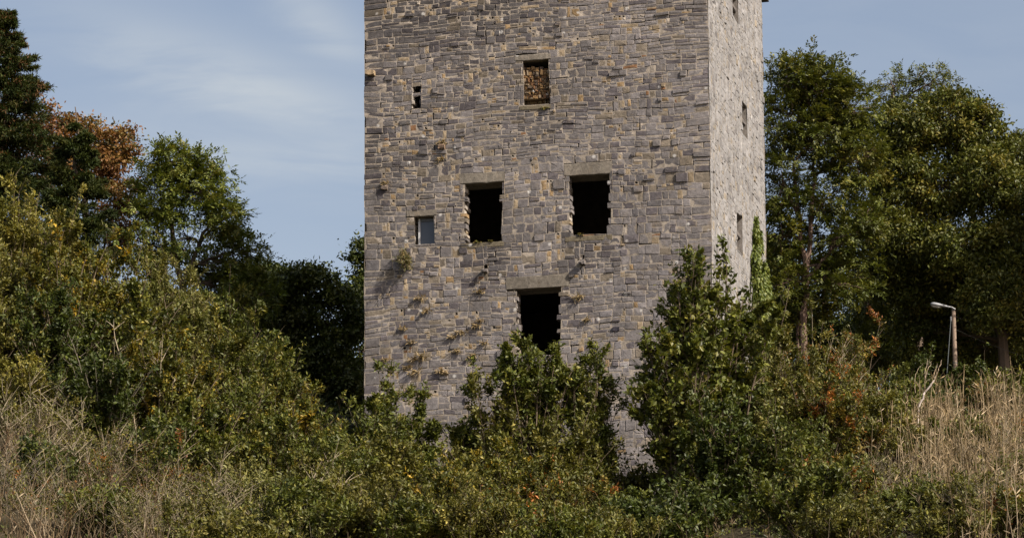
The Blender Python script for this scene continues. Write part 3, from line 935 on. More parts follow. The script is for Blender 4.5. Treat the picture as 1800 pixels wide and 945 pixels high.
def conifer(px, Y, top, wpx, label, pal, tip=None, tip_pal=None, bottom=.08, nb=150, per=26, name='conifer_tree', shape=.8, leader=0.0, droop=.25, cl=9, L=.17, W=.04):
    rng = nextrng()
    base, H = place(px, Y, top)
    o = empty(name, base, label, 'conifer')
    acc = Acc()
    P = np.stack([np.full(12, base[0]), np.full(12, Y), base[2] - .1 + np.linspace(0, H + leader, 12)], 1)
    P[:, 0] += rng.normal(0, .03, 12)
    V, F = tubes(P[None], np.linspace(.17, .015, 12)[None], 7); acc.add(V, F, TRUNK)
    Rm = wpx / 58 / 2
    t = bottom + (1 - bottom) * np.sort(rng.random(nb)) ** .9
    lev = np.round(t * 26) / 26 + rng.normal(0, .006, nb)             # whorls
    a = rng.uniform(0, 6.283, nb)
    ln = Rm * ((1 - lev) ** shape * .95 + .07) * rng.uniform(.65, 1.1, nb)
    p0 = np.stack([np.full(nb, base[0]), np.full(nb, Y), base[2] + lev * H], 1)
    dv = np.stack([np.cos(a), np.sin(a), np.full(nb, .08)], 1)
    p2 = p0 + dv * ln[:, None]; p2[:, 2] -= ln * droop * .4
    p1 = p0 + dv * ln[:, None] * .55; p1[:, 2] -= ln * droop * .5
    B = bez(p0, p1, p2, 8)
    V, F = tubes(B, .022 * np.linspace(1, .25, 8)[None] * np.ones((nb, 1)), 3); acc.add(V, F, TRUNK * .8)
    acc.build('trunk', M_BARK, o)
    # sprays of needles along every branch
    ns = nb * cl
    bi = np.repeat(np.arange(nb), cl); s = .25 + .78 * rng.random(ns)
    f = np.clip(s, 0, 1) * 7; i0 = np.minimum(f.astype(int), 6); fr = (f - i0)[:, None]
    C = B[bi, i0] * (1 - fr) + B[bi, i0 + 1] * fr
    n = ns * per; ci = np.repeat(np.arange(ns), per)
    wid = (.30 * (1.1 - s) + .10) * np.clip(ln[bi] / 1.2, .5, 1.3)
    off = rng.normal(0, .55, (n, 3)); off[:, 2] = off[:, 2] * .38 - .06
    Pn = C[ci] + off * wid[ci][:, None]
    ax = dv[bi][ci] * .7 + runit(rng, n) * .8; ax[:, 2] -= droop * .4
    nr = runit(rng, n) * .7 + np.array([0, 0, .8])
    tone = pick(rng, pal, ns) * rng.uniform(.75, 1.3, (ns, 1))
    if tip_pal:
        sel = (rng.random(ns) < .16) & (C[:, 2] > base[2] + tip * H)
        tone[sel] = pick(rng, tip_pal, int(sel.sum()))
    col = tone[ci] * rng.uniform(.75, 1.3, (n, 1))
    V, F = leafq(Pn, ax, nr, L * rng.uniform(.7, 1.2, n), W * rng.uniform(.8, 1.2, n))
    make_mesh('crown', V, F, M_NEEDLE, o, fcol=col)
    return o

# ------------------------------------------------------------------ trees left of the tower
def gpt(px, Y, top=600):
    p = at(px, top, Y); return np.array([p[0], Y, float(ground(p[0], Y)) - .1])

conifer(8, 13, 22, 330, 'tall dark spruce with rusty cone-laden tips at the far left edge', G_CONE, tip=.45, tip_pal=[((.12, .065, .025), 2), ((.07, .06, .02), 1)], nb=330, cl=12, per=30, shape=.62)
conifer(134, 9, 222, 185, 'dark flat-tiered conifer with a thin bare leader in front of the rust-brown tree', G_CONE, nb=150, cl=9, per=30, leader=.75, shape=.5, bottom=.12, droop=.1)

b = gpt(150, 16)
tree(b, [([b, at(150, 330, 16), at(150, 230, 16)], .16, .06)],
     [lobe(95, 225, 16, 48, 45, w=.8), lobe(150, 265, 16, 70, 70, w=1.2), lobe(205, 265, 16, 38, 50, w=.9), lobe(205, 350, 16, 45, 60, w=.9), lobe(90, 300, 16, 50, 60, w=.6), lobe(215, 425, 16, 40, 40, w=.5)],
     G_RUST, 'rust-brown broadleaf tree turning for autumn between the two dark conifers', bare=.22, clumps=44, per=64, cr=.42, L=.13, W=.075)

b = gpt(335, 14)
tree(b, [([b, at(315, 480, 14), at(300, 400, 14), at(300, 310, 14)], .13, .05), ([at(318, 500, 14), at(350, 430, 14), at(380, 360, 14)], .09, .04), ([at(310, 470, 14), at(275, 400, 14), at(262, 340, 14)], .07, .03)],
     [lobe(300, 285, 14, 48, 34, w=1.0), lobe(285, 350, 14, 55, 50, w=1.0), lobe(345, 335, 14, 50, 45, w=.9), lobe(395, 385, 14, 45, 45, w=.8), lobe(430, 440, 14, 38, 55, w=.9), lobe(330, 420, 14, 55, 45, w=.5), lobe(250, 420, 14, 40, 70, w=.7), lobe(440, 520, 14, 55, 55, w=1.0), lobe(375, 485, 15, 50, 45, w=.9), lobe(420, 510, 15, 50, 40, w=.8), lobe(362, 282, 14, 22, 10, w=.12), lobe(370, 310, 14, 20, 16, w=.25)],
     G_ASH, 'loose green ash tree with sky showing through, right of the rust-brown tree', clumps=46, per=70, cr=.40, L=.14, W=.062, compound=True)

b = gpt(545, 17)
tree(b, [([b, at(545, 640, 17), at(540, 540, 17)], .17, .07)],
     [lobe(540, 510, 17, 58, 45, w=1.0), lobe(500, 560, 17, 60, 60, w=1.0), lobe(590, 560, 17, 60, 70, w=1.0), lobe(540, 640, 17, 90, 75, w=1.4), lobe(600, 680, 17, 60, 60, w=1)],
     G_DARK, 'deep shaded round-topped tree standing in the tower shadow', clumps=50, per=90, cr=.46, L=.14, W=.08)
b = gpt(652, 19)
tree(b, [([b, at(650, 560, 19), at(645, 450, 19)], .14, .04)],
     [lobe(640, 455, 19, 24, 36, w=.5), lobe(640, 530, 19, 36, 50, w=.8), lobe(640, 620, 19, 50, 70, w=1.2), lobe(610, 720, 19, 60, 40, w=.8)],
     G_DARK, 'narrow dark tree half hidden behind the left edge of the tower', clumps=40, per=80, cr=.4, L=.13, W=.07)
b = gpt(480, 21)
tree(b, [([b, at(480, 600, 21), at(475, 520, 21)], .15, .06)],
     [lobe(475, 490, 21, 40, 30, w=.7), lobe(460, 560, 21, 70, 60, w=1.3), lobe(490, 650, 21, 80, 70, w=1.3)],
     G_DARK, 'dark low tree behind the ash, touching the shaded round-topped tree', clumps=45, per=85, cr=.45, L=.14, W=.08)

# ------------------------------------------------------------------ trees right of the tower
b = gpt(1416, 15)
tree(b, [([b, at(1414, 560, 15), at(1416, 470, 15), at(1402, 380, 15), at(1395, 290, 15)], .15, .05), ([at(1417, 490, 15), at(1424, 400, 15), at(1430, 310, 15), at(1440, 220, 15)], .10, .04), ([at(1416, 500, 15), at(1460, 440, 15), at(1520, 400, 15)], .07, .03), ([gpt(1400, 15.4), at(1402, 560, 15.4), at(1405, 420, 15.4)], .07, .04)],
     [lobe(1390, 145, 15, 55, 40, w=.9), lobe(1450, 150, 15, 60, 50, w=1.0), lobe(1500, 190, 15, 50, 55, w=.9), lobe(1375, 220, 15, 45, 60, w=.7), lobe(1440, 240, 15, 70, 60, w=1.0), lobe(1510, 280, 15, 55, 60, w=.9), lobe(1370, 320, 15, 35, 60, w=.45), lobe(1450, 340, 15, 60, 50, w=.6), lobe(1370, 420, 15, 40, 70, w=.6), lobe(1470, 420, 15, 60, 45, w=.5), lobe(1520, 380, 15, 40, 50, w=.5), lobe(1375, 500, 15, 45, 50, w=.6), lobe(1480, 500, 15, 55, 50, w=.45), lobe(1430, 105, 15, 18, 14, w=.15), lobe(1400, 440, 16, 50, 55, w=.6), lobe(1450, 520, 16, 60, 50, w=.6), lobe(1500, 470, 16, 50, 50, w=.5), lobe(1370, 570, 16, 45, 50, w=.5)],
     G_MID, 'tall open locust tree with twin bare trunks just right of the tower', clumps=50, per=84, cr=.44, L=.135, W=.062, compound=True, bark=np.array([.16, .11, .085]))

b = gpt(1765, 17)
tree(b, [([b, at(1765, 600, 17), at(1730, 450, 17), at(1690, 300, 17)], .24, .08), ([at(1740, 480, 17), at(1760, 400, 17), at(1780, 330, 17)], .12, .05), ([at(1745, 500, 17), at(1650, 430, 17), at(1600, 330, 17)], .12, .05)],
     [lobe(1600, 225, 17, 60, 60, w=1.0), lobe(1665, 210, 17, 70, 60, w=1.1), lobe(1725, 230, 17, 50, 50, w=1.0), lobe(1580, 320, 17, 60, 70, w=1.1), lobe(1660, 320, 17, 80, 75, w=1.5), lobe(1740, 320, 16, 60, 75, w=1.2), lobe(1790, 290, 17, 50, 60, w=1.0), lobe(1590, 420, 17, 60, 60, w=1.0), lobe(1680, 430, 16, 80, 60, w=1.3), lobe(1770, 430, 16, 60, 75, w=1.2), lobe(1560, 480, 18, 50, 50, w=.8), lobe(1740, 520, 15.5, 50, 60, w=1.0), lobe(1830, 400, 16, 70, 100, w=1.2), lobe(1610, 500, 18, 60, 50, w=.8), lobe(1690, 520, 18, 70, 55, w=1.1), lobe(1620, 590, 19, 70, 50, w=.9), lobe(1720, 610, 19, 80, 50, w=1.0), lobe(1800, 550, 17, 60, 70, w=1)],
     G_DEEP, 'big dense olive-green broadleaf tree filling the upper right', clumps=52, per=95, cr=.44, L=.135, W=.068)
b = gpt(1610, 21)
tree(b, [([b, at(1615, 400, 21), at(1612, 250, 21), at(1640, 140, 21)], .17, .03), ([at(1612, 260, 21), at(1570, 190, 21), at(1565, 140, 21)], .05, .02)],
     [lobe(1570, 150, 21, 34, 32, w=.55), lobe(1643, 145, 21, 42, 34, w=.8), lobe(1600, 190, 21, 45, 30, w=.6), lobe(1672, 185, 21, 30, 28, w=.5), lobe(1560, 260, 21, 50, 70, w=.7)],
     G_MID, 'feathery ash crown rising above the big olive-green tree', clumps=30, per=70, cr=.36, L=.13, W=.05, compound=True)
b = gpt(1570, 24)
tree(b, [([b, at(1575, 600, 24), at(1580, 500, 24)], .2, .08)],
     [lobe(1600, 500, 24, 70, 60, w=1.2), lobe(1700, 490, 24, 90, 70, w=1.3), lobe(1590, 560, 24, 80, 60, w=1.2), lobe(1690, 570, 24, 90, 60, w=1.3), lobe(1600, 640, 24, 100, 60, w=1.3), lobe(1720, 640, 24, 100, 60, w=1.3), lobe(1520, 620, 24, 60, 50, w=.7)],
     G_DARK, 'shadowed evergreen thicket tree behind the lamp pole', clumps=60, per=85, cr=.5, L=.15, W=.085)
b = gpt(1800, 22)
tree(b, [([b, at(1800, 600, 22), at(1800, 450, 22)], .2, .08)],
     [lobe(1800, 500, 22, 80, 80, w=1.2), lobe(1790, 600, 22, 90, 80, w=1.2), lobe(1850, 560, 20, 80, 100, w=1.2)],
     G_DARK, 'dark tree at the right edge behind the lamp pole', clumps=55, per=85, cr=.5, L=.15, W=.085)

b = gpt(1450, 27)
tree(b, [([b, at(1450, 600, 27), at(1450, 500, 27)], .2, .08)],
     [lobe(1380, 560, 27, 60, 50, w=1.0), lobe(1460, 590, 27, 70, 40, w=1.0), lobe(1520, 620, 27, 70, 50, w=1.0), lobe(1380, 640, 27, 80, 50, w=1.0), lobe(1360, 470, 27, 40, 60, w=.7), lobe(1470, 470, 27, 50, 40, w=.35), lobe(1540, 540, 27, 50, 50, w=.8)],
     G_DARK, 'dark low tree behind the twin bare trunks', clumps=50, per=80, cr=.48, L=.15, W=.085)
b = gpt(1520, 23)
tree(b, [([b, at(1525, 560, 23), at(1535, 400, 23), at(1530, 300, 23)], .16, .05)],
     [lobe(1520, 240, 23, 50, 70, w=.8), lobe(1540, 340, 23, 60, 60, w=.9), lobe(1500, 400, 23, 60, 50, w=.6), lobe(1560, 430, 23, 60, 60, w=1.0), lobe(1530, 520, 22, 55, 60, w=1.0), lobe(1545, 610, 21, 60, 50, w=.9), lobe(1400, 300, 23, 60, 80, w=.5), lobe(1440, 200, 23, 60, 60, w=.6)],
     G_MID, 'leafy ash tree filling the gap between the locust and the big olive-green tree', clumps=40, per=80, cr=.42, L=.135, W=.062, compound=True)

# ------------------------------------------------------------------ shrubs
b = gpt(1960, 13)  # added unseen tree, placed to shade the growth under the right-hand canopy
tree(b, [([b, at(1960, 560, 13), at(1950, 400, 13)], .2, .08)],
     [lobe(1900, 330, 14, 70, 90, w=1.3), lobe(1960, 260, 13, 90, 90, w=1.3), lobe(1960, 420, 13, 90, 90, w=1.3), lobe(2030, 340, 12, 90, 100, w=1.3)],
     G_DEEP, 'added broadleaf tree out of view past the right edge, shading the growth under the big olive-green tree', clumps=50, per=85, cr=.5, L=.15, W=.085)

def shrubs():
    S = shrub
    # upper left bank
    S(20, 4, 300, 190, G_LIME, 'pale yellow-green willow bush at the left edge below the spruce', L=.13, W=.05)
    S(90, 3, 345, 130, G_LIME, 'pale yellowish bush at the foot of the dark flat-tiered conifer', L=.12, W=.05)
    S(200, 2, 395, 170, G_YELL, 'green bush dotted with yellow leaves below the rust-brown tree')
    S(110, 0, 395, 170, G_YELL, 'yellow-leaved bush high on the left bank below the pale willow')
    S(20, 0, 410, 160, G_OLIVE, 'olive bush on the left edge under the pale willow')
    S(300, 5, 425, 170, G_OLIVE, 'brownish olive shrub beneath the loose ash tree', L=.10, W=.045)
    S(400, 6, 475, 150, G_MID, 'mid-green bush below the right side of the ash tree')
    S(330, 1, 470, 170, G_GREY, 'grey-green shrub with fine leaves halfway up the left bank', L=.10, W=.045)
    S(440, 3, 540, 150, G_MID, 'green bush where the left bank meets the shaded trees')
    S(230, -3, 480, 190, G_DEEP, 'broad green shrub in the middle of the left bank', L=.14, W=.08)
    S(100, -4, 490, 190, G_DARK, 'dark green holly-like shrub on the left bank above the dry twigs', L=.12, W=.07)
    S(-20, -4, 520, 160, G_OLIVE, 'olive shrub cut by the left edge of the picture')
    S(390, -2, 560, 170, G_DEEP, 'olive shrub right of the middle of the left bank', L=.11, W=.05)
    S(480, 0, 600, 140, G_DEEP, 'low olive bush in front of the shaded round-topped tree', L=.11, W=.05)
    S(300, -7, 580, 200, G_YELL, 'big shrub with scattered golden leaves low on the left bank')
    S(180, -8, 590, 180, G_DARK, 'dark leafy shrub behind the bare twigs at lower left', L=.12, W=.07, stem=STEM_GREY)
    S(30, -8, 610, 150, G_LIME, 'yellow-green bush at the left edge above the dry twigs', L=.11, W=.05)
    S(420, -6, 640, 170, G_MID, 'green shrub sloping down towards the tower on the left bank')
    S(530, -3, 690, 150, G_YELL, 'yellow-tinged shrub in front of the deep shadow left of the tower')
    S(590, -5, 730, 110, G_MID, 'small green shrub beside the lower left of the tower')
    S(340, -11, 700, 180, G_MID, 'dense green shrub above the pale twigs at the bottom', L=.12, W=.07)
    S(480, -10, 730, 190, G_DEEP, 'wide olive shrub left of the bare forked saplings')
    S(560, -9, 745, 150, G_MID, 'bright green shrub at the foot of the left bank near the tower')
    S(440, -15, 810, 180, G_GREY, 'greyish shrub with thin stems at the bottom left of centre', L=.10, W=.045, dens=.75, stem=STEM_GREY)
    S(570, -15, 820, 160, G_OLIVE, 'olive shrub behind the bare forked saplings', dens=.8)
    # foot of the tower
    S(675, -1.5, 632, 60, G_MID, 'slim green sapling against the lower left wall of the tower', dens=.9, nst=10, ntw=16, twl=.35, name='sapling')
    S(727, -1.8, 660, 70, G_MID, 'second slim sapling against the tower wall, right of the first', dens=.9, nst=10, ntw=16, twl=.35, name='sapling')
    S(672, -3, 690, 115, G_MID, 'green bush hugging the lower left corner of the tower')
    S(670, -7, 760, 170, G_OLIVE, 'olive-green bush in front of the tower corner', L=.12)
    S(745, -6, 785, 90, G_MID, 'bushy green shrub before the tower wall left of centre')
    S(820, -5, 640, 80, G_MID, 'lighter sprig-topped shrub on the left of the central bush', dens=.8, nst=9)
    S(925, -5, 588, 150, G_MID, 'large dark green bush covering the lowest window sill', dens=1.2, L=.135, W=.08, hmin=.86, flat=.22, nst=44)
    S(868, -5.5, 665, 115, G_OLIVE, 'olive flank of bush left of the lowest window', L=.12)
    S(1030, -5, 598, 105, G_MID, 'upright green bush with open top right of the lowest window', dens=1.1, hmin=.8, flat=.25, nst=30)
    S(985, -6.5, 690, 140, G_OLIVE, 'sunlit olive bush below the lowest window')
    S(1055, -5.5, 720, 70, G_MID, 'small pale-tipped shrub against the tower wall right of centre', dens=.75)
    S(880, -9, 760, 200, G_YELL, 'golden-tinged shrub at the bottom centre', L=.11, W=.05)
    S(780, -11, 800, 170, G_YELL, 'yellow-leaved shrub at the bottom left of centre')
    S(975, -10, 800, 160, G_RUSTY, 'shrub with a rusty cast at the bottom centre below the tower', L=.11, W=.05)
    S(900, -15, 850, 200, G_RUSTY, 'reddish-green low shrub at the bottom edge below the tower', L=.11, W=.05)
    S(1120, -3, 815, 90, G_MID, 'low green shrub between the central bush and the big sycamore bush', dens=.9)
    S(1090, -11, 865, 150, G_MID, 'green shrub at the bottom edge right of centre')
    S(1220, -10, 850, 160, G_DARK, 'shrub with leaves darkened for the shade of the hollow at the bottom right of centre', L=.13, W=.075)  # shade of the hollow put into the dark leaf palette
    # right
    S(1212, -5.5, 428, 95, G_MID, 'left spire of the tall sycamore bush before the tower corner', name='sycamore_bush', dens=1.2, L=.16, W=.10, nst=26, ntw=18, twl=.8, hmin=.8, flat=.3)
    S(1262, -5, 428, 160, G_MID, 'right spire of the tall sycamore bush before the tower corner', name='sycamore_bush', dens=1.2, L=.16, W=.10, nst=30, ntw=18, twl=.8, hmin=.8, flat=.3)
    S(1190, -6, 548, 140, G_MID, 'spreading lower limbs of sycamore leaning over the tower wall', name='sycamore_bush', dens=1.1, L=.16, W=.10, twl=.8, ntw=16, hmin=.7, flat=.3)
    S(1330, 0, 500, 130, G_OLIVE, 'green bush at the foot of the ivy on the tower side', L=.11, W=.05)
    S(1310, -4, 590, 170, G_GREY, 'pale grey-green sallow bush right of the tall sycamore', L=.10, W=.042)
    S(1380, -2, 562, 130, G_OLIVE, 'olive bush between the sallow and the rusty stems', L=.10, W=.045)
    S(1265, -8, 690, 140, G_DARK, 'dark green bush under the tall sycamore', L=.13, W=.075)
    S(1425, 1, 535, 150, G_RUSTY, 'tall rust-flecked shrub below the twin trunks', L=.10, W=.045, dens=.7, stem=STEM_PALE * .8, upright=.9)
    S(1495, 3, 555, 120, G_RUSTY, 'thin red-brown tipped shrub right of the twin trunks', L=.10, W=.045, dens=.55, upright=.9)
    S(1440, -4, 618, 200, G_RUSTY, 'broad shrub with red-brown leaf tips on the right bank', L=.11, W=.05, dens=.9)
    S(1520, -1, 645, 130, G_OLIVE, 'olive shrub on the edge of the dry stalks')
    S(1370, -8, 700, 180, G_MID, 'green shrub low on the right bank below the sallow')
    S(1470, -10, 790, 190, G_RUSTY, 'rust-flecked shrub in front of the dry stalks', L=.11, W=.05)
    S(1620, -13, 850, 170, G_MID, 'green bush growing through the dry stalks at bottom right')
    S(1690, -14, 840, 130, G_OLIVE, 'leafy olive bush at the bottom right below the dry stalks')
    S(1780, -9, 800, 130, G_MID, 'green bush in the bottom right corner', dens=.8)
    S(1790, 3, 660, 110, G_MID, 'rounded green bush at the right edge below the lamp')
    S(1740, 6, 655, 90, G_RUSTY, 'orange-flecked bush right of the lamp pole')
    S(1590, 6, 655, 110, G_MID, 'green bush left of the lamp pole behind the dry stalks', dens=.8)
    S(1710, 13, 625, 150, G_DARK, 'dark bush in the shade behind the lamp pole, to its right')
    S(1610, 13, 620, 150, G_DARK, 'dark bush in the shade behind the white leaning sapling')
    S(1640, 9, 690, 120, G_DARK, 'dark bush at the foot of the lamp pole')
    # the lowest row, running out of the bottom of the picture
    S(1600, -4, 745, 110, G_OLIVE, 'olive bush half buried in the dry stalks', L=.10, W=.045, dens=.8)
    S(1690, -2, 735, 100, G_MID, 'green bush in the middle of the dry stalks below the lamp pole', L=.10, W=.05, dens=.8)
    S(1560, 1, 690, 90, G_MID, 'upright green bush at the upper left corner of the dry stalks', L=.10, W=.05, dens=.8)
    S(1770, -2, 750, 110, G_RUSTY, 'brown-tinged bush among stalks at the right edge', L=.10, W=.05, dens=.8)
    S(520, -20, 840, 170, G_MID, 'green shrub at the bottom edge below the bare forked saplings')
    S(640, -19, 815, 170, G_OLIVE, 'tall-stemmed olive shrub at the bottom edge under the tower corner', L=.11, W=.05)
    S(740, -20, 875, 170, G_MID, 'mid-green shrub at the bottom edge, left of the centre line')
    S(830, -20, 830, 170, G_OLIVE, 'olive scrub bush at the bottom edge under the golden-tinged shrub', L=.10, W=.05)
    S(970, -20, 880, 190, G_MID, 'green scrub bush at the bottom edge under the lowest window')
    S(1050, -18, 875, 160, G_OLIVE, 'feathery olive bush at the bottom edge right of the lowest window', L=.10, W=.045)
    S(1150, -16, 850, 120, G_DARK, 'dark leafy bush at the bottom edge below the sycamore', L=.13, W=.075)
    S(1420, -15, 770, 170, G_MID, 'mid-green bush at the bottom edge right of the deep hollow')
    S(1500, -17, 870, 170, G_OLIVE, 'olive bush at the bottom edge before the dry stalks', L=.11, W=.05)
    S(1670, -19, 885, 130, G_OLIVE, 'low olive bush at the bottom edge near the right corner')
    S(1790, -18, 860, 150, G_RUSTY, 'mixed green and brown bush in the right bottom corner', L=.11, W=.05)
    S(70, -15, 770, 110, G_DARK, 'small dark green bush amid the dead twigs at lower left', dens=.8)
    S(170, -19, 850, 130, G_MID, 'mid-green bush rising through the dead twigs at the bottom left', dens=.7)
    S(270, -12, 740, 120, G_DARK, 'dark bush behind the dry twiggy bush at lower left', dens=.9)
    S(350, -20, 880, 140, G_OLIVE, 'small olive bush at the bottom edge among pale twigs', dens=.8, L=.1, W=.05)
    S(410, -22, 900, 170, G_OLIVE, 'low olive bush at the bottom edge beside the dead twigs', dens=.7)
shrubs()

# bare and half-bare bushes
def bare_bushes():
    S = shrub
    kw = dict(name='bare_shrub', cat='bare shrub', L=.08, W=.035, tlo=.2, twl=.75, upright=.5, spread=.35, rst=.022)
    S(60, -10, 660, 170, G_OLIVE, 'pale leafless bush of tangled twigs at the lower left edge', stem=STEM_PALE, nst=22, ntw=13, dens=.10, **kw)
    S(170, -13, 690, 170, G_OLIVE, 'bare bush with tall whitish stems at lower left', stem=STEM_PALE, nst=18, ntw=13, dens=.08, **kw)
    S(20, -16, 780, 170, G_OLIVE, 'thorny dry tangle in the bottom left corner', stem=STEM_GREY, nst=22, ntw=14, dens=.10, **kw)
    S(110, -19, 830, 200, G_RUSTY, 'brownish bramble tangle at the bottom edge near the left corner', stem=STEM_PALE, nst=26, ntw=14, dens=.12, **kw)
    S(250, -15, 760, 180, G_RUSTY, 'dry twiggy bush below the dark leafy shrub on the left', stem=STEM_BROWN * 1.4, nst=24, ntw=14, dens=.16, **kw)
    S(360, -17, 800, 190, G_OLIVE, 'feathery leafless bush at the bottom, left of the green bushes', stem=STEM_PALE, nst=22, ntw=14, dens=.12, **kw)
    S(290, -20, 860, 200, G_OLIVE, 'low mat of pale dead twigs along the bottom left', stem=STEM_PALE, nst=28, ntw=14, dens=.10, **kw)
    S(470, -20, 870, 180, G_GREY, 'thin grey-stemmed bush at the bottom edge left of the forked saplings', stem=STEM_GREY, nst=22, ntw=13, dens=.3, **kw)
    S(30, -3, 570, 110, G_OLIVE, 'half-bare bush with arching pale twigs at the left edge', stem=STEM_PALE, nst=20, ntw=16, dens=.15, **kw)
    S(200, -7, 600, 90, G_YELL, 'slender bare stems standing through the dark leafy shrub', stem=STEM_PALE, nst=9, ntw=8, dens=.06, **kw)
    S(270, -7.6, 570, 120, G_YELL, 'bare yellowish stems in front of the golden-leaved shrub', stem=STEM_PALE, nst=9, ntw=8, dens=.06, **kw)
    S(605, -15, 800, 80, G_OLIVE, 'pale forked leafless sapling at the bottom, right one of a pair', stem=STEM_PALE, nst=4, ntw=9, dens=.02, **{**kw, 'name': 'bare_sapling', 'cat': 'sapling', 'rst': .03})
    S(570, -15.5, 815, 70, G_OLIVE, 'pale forked leafless sapling at the bottom, left one of a pair', stem=STEM_PALE, nst=4, ntw=9, dens=.02, **{**kw, 'name': 'bare_sapling', 'cat': 'sapling', 'rst': .03})
    S(1745, -6, 745, 120, G_OLIVE, 'leafless branching bush at the right edge of the dry stalks', stem=STEM_PALE, nst=14, ntw=20, dens=.05, **kw)
    S(1560, -9, 790, 120, G_OLIVE, 'leaning bare twigs in front of the dry stalks', stem=STEM_PALE, nst=14, ntw=14, dens=.08, **kw)
    S(1740, -15, 830, 150, G_OLIVE, 'sparse bare bush low at the bottom right', stem=STEM_GREY, nst=20, ntw=18, dens=.2, **kw)
    S(1480, 2, 600, 90, G_RUSTY, 'fine upright stems with a few red leaves below the open locust', stem=STEM_PALE, nst=14, ntw=12, dens=.18, **{**kw, 'upright': 1.2})
bare_bushes()

def in_tower(x, y, m=0.15):
    q = np.stack([x - LCORNER[0], y - LCORNER[1]], -1)
    u = q @ UF[:2]; w = q @ US[:2]
    return (u > -m) & (u < FW + m) & (w > -m) & (w < SW + m)

def patchy(x, y, seed, f=.5):
    rr = np.random.default_rng(seed); s = 0
    for k in range(8):
        a = rr.uniform(0, 6.28); q = f * rr.uniform(.6, 2.6); s = s + np.sin(q * (x * math.cos(a) + y * math.sin(a)) + rr.uniform(0, 6.28))
    return s / 8

def dryness(x, y):
    """how far a spot of the hillside is given over to dead stalks (1) rather than green (0)"""
    left = np.clip((-7.0 - x) / 2.5, 0, 1) * np.clip((-6.5 - y) / 4, 0, 1)
    lowleft = np.clip((-6.6 - x) / 2.5, 0, 1) * np.clip((-14 - y) / 3, 0, 1)
    right = np.clip((x - 9.2 + .8 * np.sin(y * .9)) / 3.0, 0, 1) * np.clip((y + 23) / 4, 0, 1) * np.clip((7 - y) / 3, 0, 1)
    return np.clip(np.maximum(np.maximum(left, lowleft) * .8, right) + .5 * patchy(x, y, 4, .9), 0, 1)

def undergrowth():
    rng = nextrng()
    n = 2600
    x = rng.uniform(-20, 20, n); y = rng.uniform(-30, 24, n)
    hollow = np.exp(-((x - 6.0) / 1.6) ** 2 - ((y + 15) / 4.5) ** 2)      # left bare so the dark soil adds to the shade
    k = ~in_tower(x, y) & (rng.random(n) > np.maximum(dryness(x, y) * .72, hollow * 1.3))
    x, y = x[k], y[k]; n = len(x)
    z = ground(x, y)
    hgt = .22 + .5 * np.clip(patchy(x, y, 7, .7) + .35, 0, 1.2)
    per = 80
    ci = np.repeat(np.arange(n), per); m = n * per
    P = np.stack([x, y, z], 1)[ci] + np.stack([rng.normal(0, .33, m), rng.normal(0, .33, m), np.zeros(m)], 1)
    P[:, 2] = ground(P[:, 0], P[:, 1]) + hgt[ci] * rng.random(m) ** .8
    P = P[~in_tower(P[:, 0], P[:, 1], .02)]; ci = ci[:0]
    m = len(P)
    pr = patchy(P[:, 0], P[:, 1], 12, .9)
    col = np.where((pr > .12)[:, None], pick(rng, G_OLIVE, m), pick(rng, G_MID, m))
    ru = (patchy(P[:, 0], P[:, 1], 33, 1.1) > .28) & (rng.random(m) < .45)
    col[ru] = pick(rng, G_RUSTY, int(ru.sum()))
    dk = rng.random(m) < .3; col[dk] = pick(rng, G_DARK, int(dk.sum()))
    col = col * rng.uniform(.7, 1.3, (m, 1))
    ax = runit(rng, m); nr = runit(rng, m) * .7 + np.array([0, -.3, .8])
    V, F = leafq(P, ax, nr, .125 * rng.uniform(.6, 1.2, m), .066 * rng.uniform(.6, 1.2, m))
    o = make_mesh('undergrowth', V, F, M_LEAF, fcol=col, loc=(0, -8, float(ground(0, -8))))
    tag(o, 'mixed green bramble undergrowth covering the hillside between the shrubs', 'undergrowth', kind='stuff')

def stalks(name, label, n, region, hrange, rad, pal, lean=.12, w=.02, seed=0, blades=True):
    rng = nextrng()
    x = rng.uniform(region[0], region[1], n * 3); y = rng.uniform(region[2], region[3], n * 3)
    k = ~in_tower(x, y, .3) & (patchy(x, y, 55 + n, 2.0) > -.12) & (rng.random(n * 3) < dryness(x, y) ** 1.5 + region[4])
    x, y = x[k][:n], y[k][:n]; n = len(x)
    z = ground(x, y) - .05
    h = rng.uniform(*hrange, n) * (1 + .35 * patchy(x, y, 71, 1.4))
    b = np.stack([x, y, z], 1)
    cl = np.stack([patchy(x, y, 81, 2), patchy(x, y, 82, 2)], 1) * lean * 2
    e = b + np.stack([cl[:, 0] * h + rng.normal(0, lean, n) * h, cl[:, 1] * h + rng.normal(0, lean, n) * h, h], 1)
    m = (b + e) / 2 + rng.normal(0, .04, (n, 3)) * h[:, None]
    P = bez(b, m, e, 5)
    V, F = tubes(P, rad * rng.uniform(.5, 1.4, (n, 1)) * np.linspace(1, .35, 5)[None], 3)
    acc = Acc(); c = pick(rng, pal, n) * rng.uniform(.6, 1.25, (n, 1)); acc.add(V, F, np.repeat(c, 12, 0))
    if blades:
        q = n * (3 if 'twigs' in name else 7); si = rng.integers(0, n, q); t = rng.uniform(.15, 1, q); f = t * 4; i0 = np.minimum(f.astype(int), 3); fr = (f - i0)[:, None]
        Q = P[si, i0] * (1 - fr) + P[si, i0 + 1] * fr
        ax = runit(rng, q); ax[:, 2] = np.abs(ax[:, 2]) * 1.3 + .3
        V, F = leafq(Q, ax, runit(rng, q), rng.uniform(.12, .42, q), w * rng.uniform(.6, 1.2, q)); acc.add(V, F, c[si] * rng.uniform(.7, 1.2, (q, 1)))
    o = acc.build(name, M_STRAW, loc=(float(x.mean()), float(y.mean()), float(z.mean())))
    tag(o, label, name.replace('_', ' '), kind='stuff')
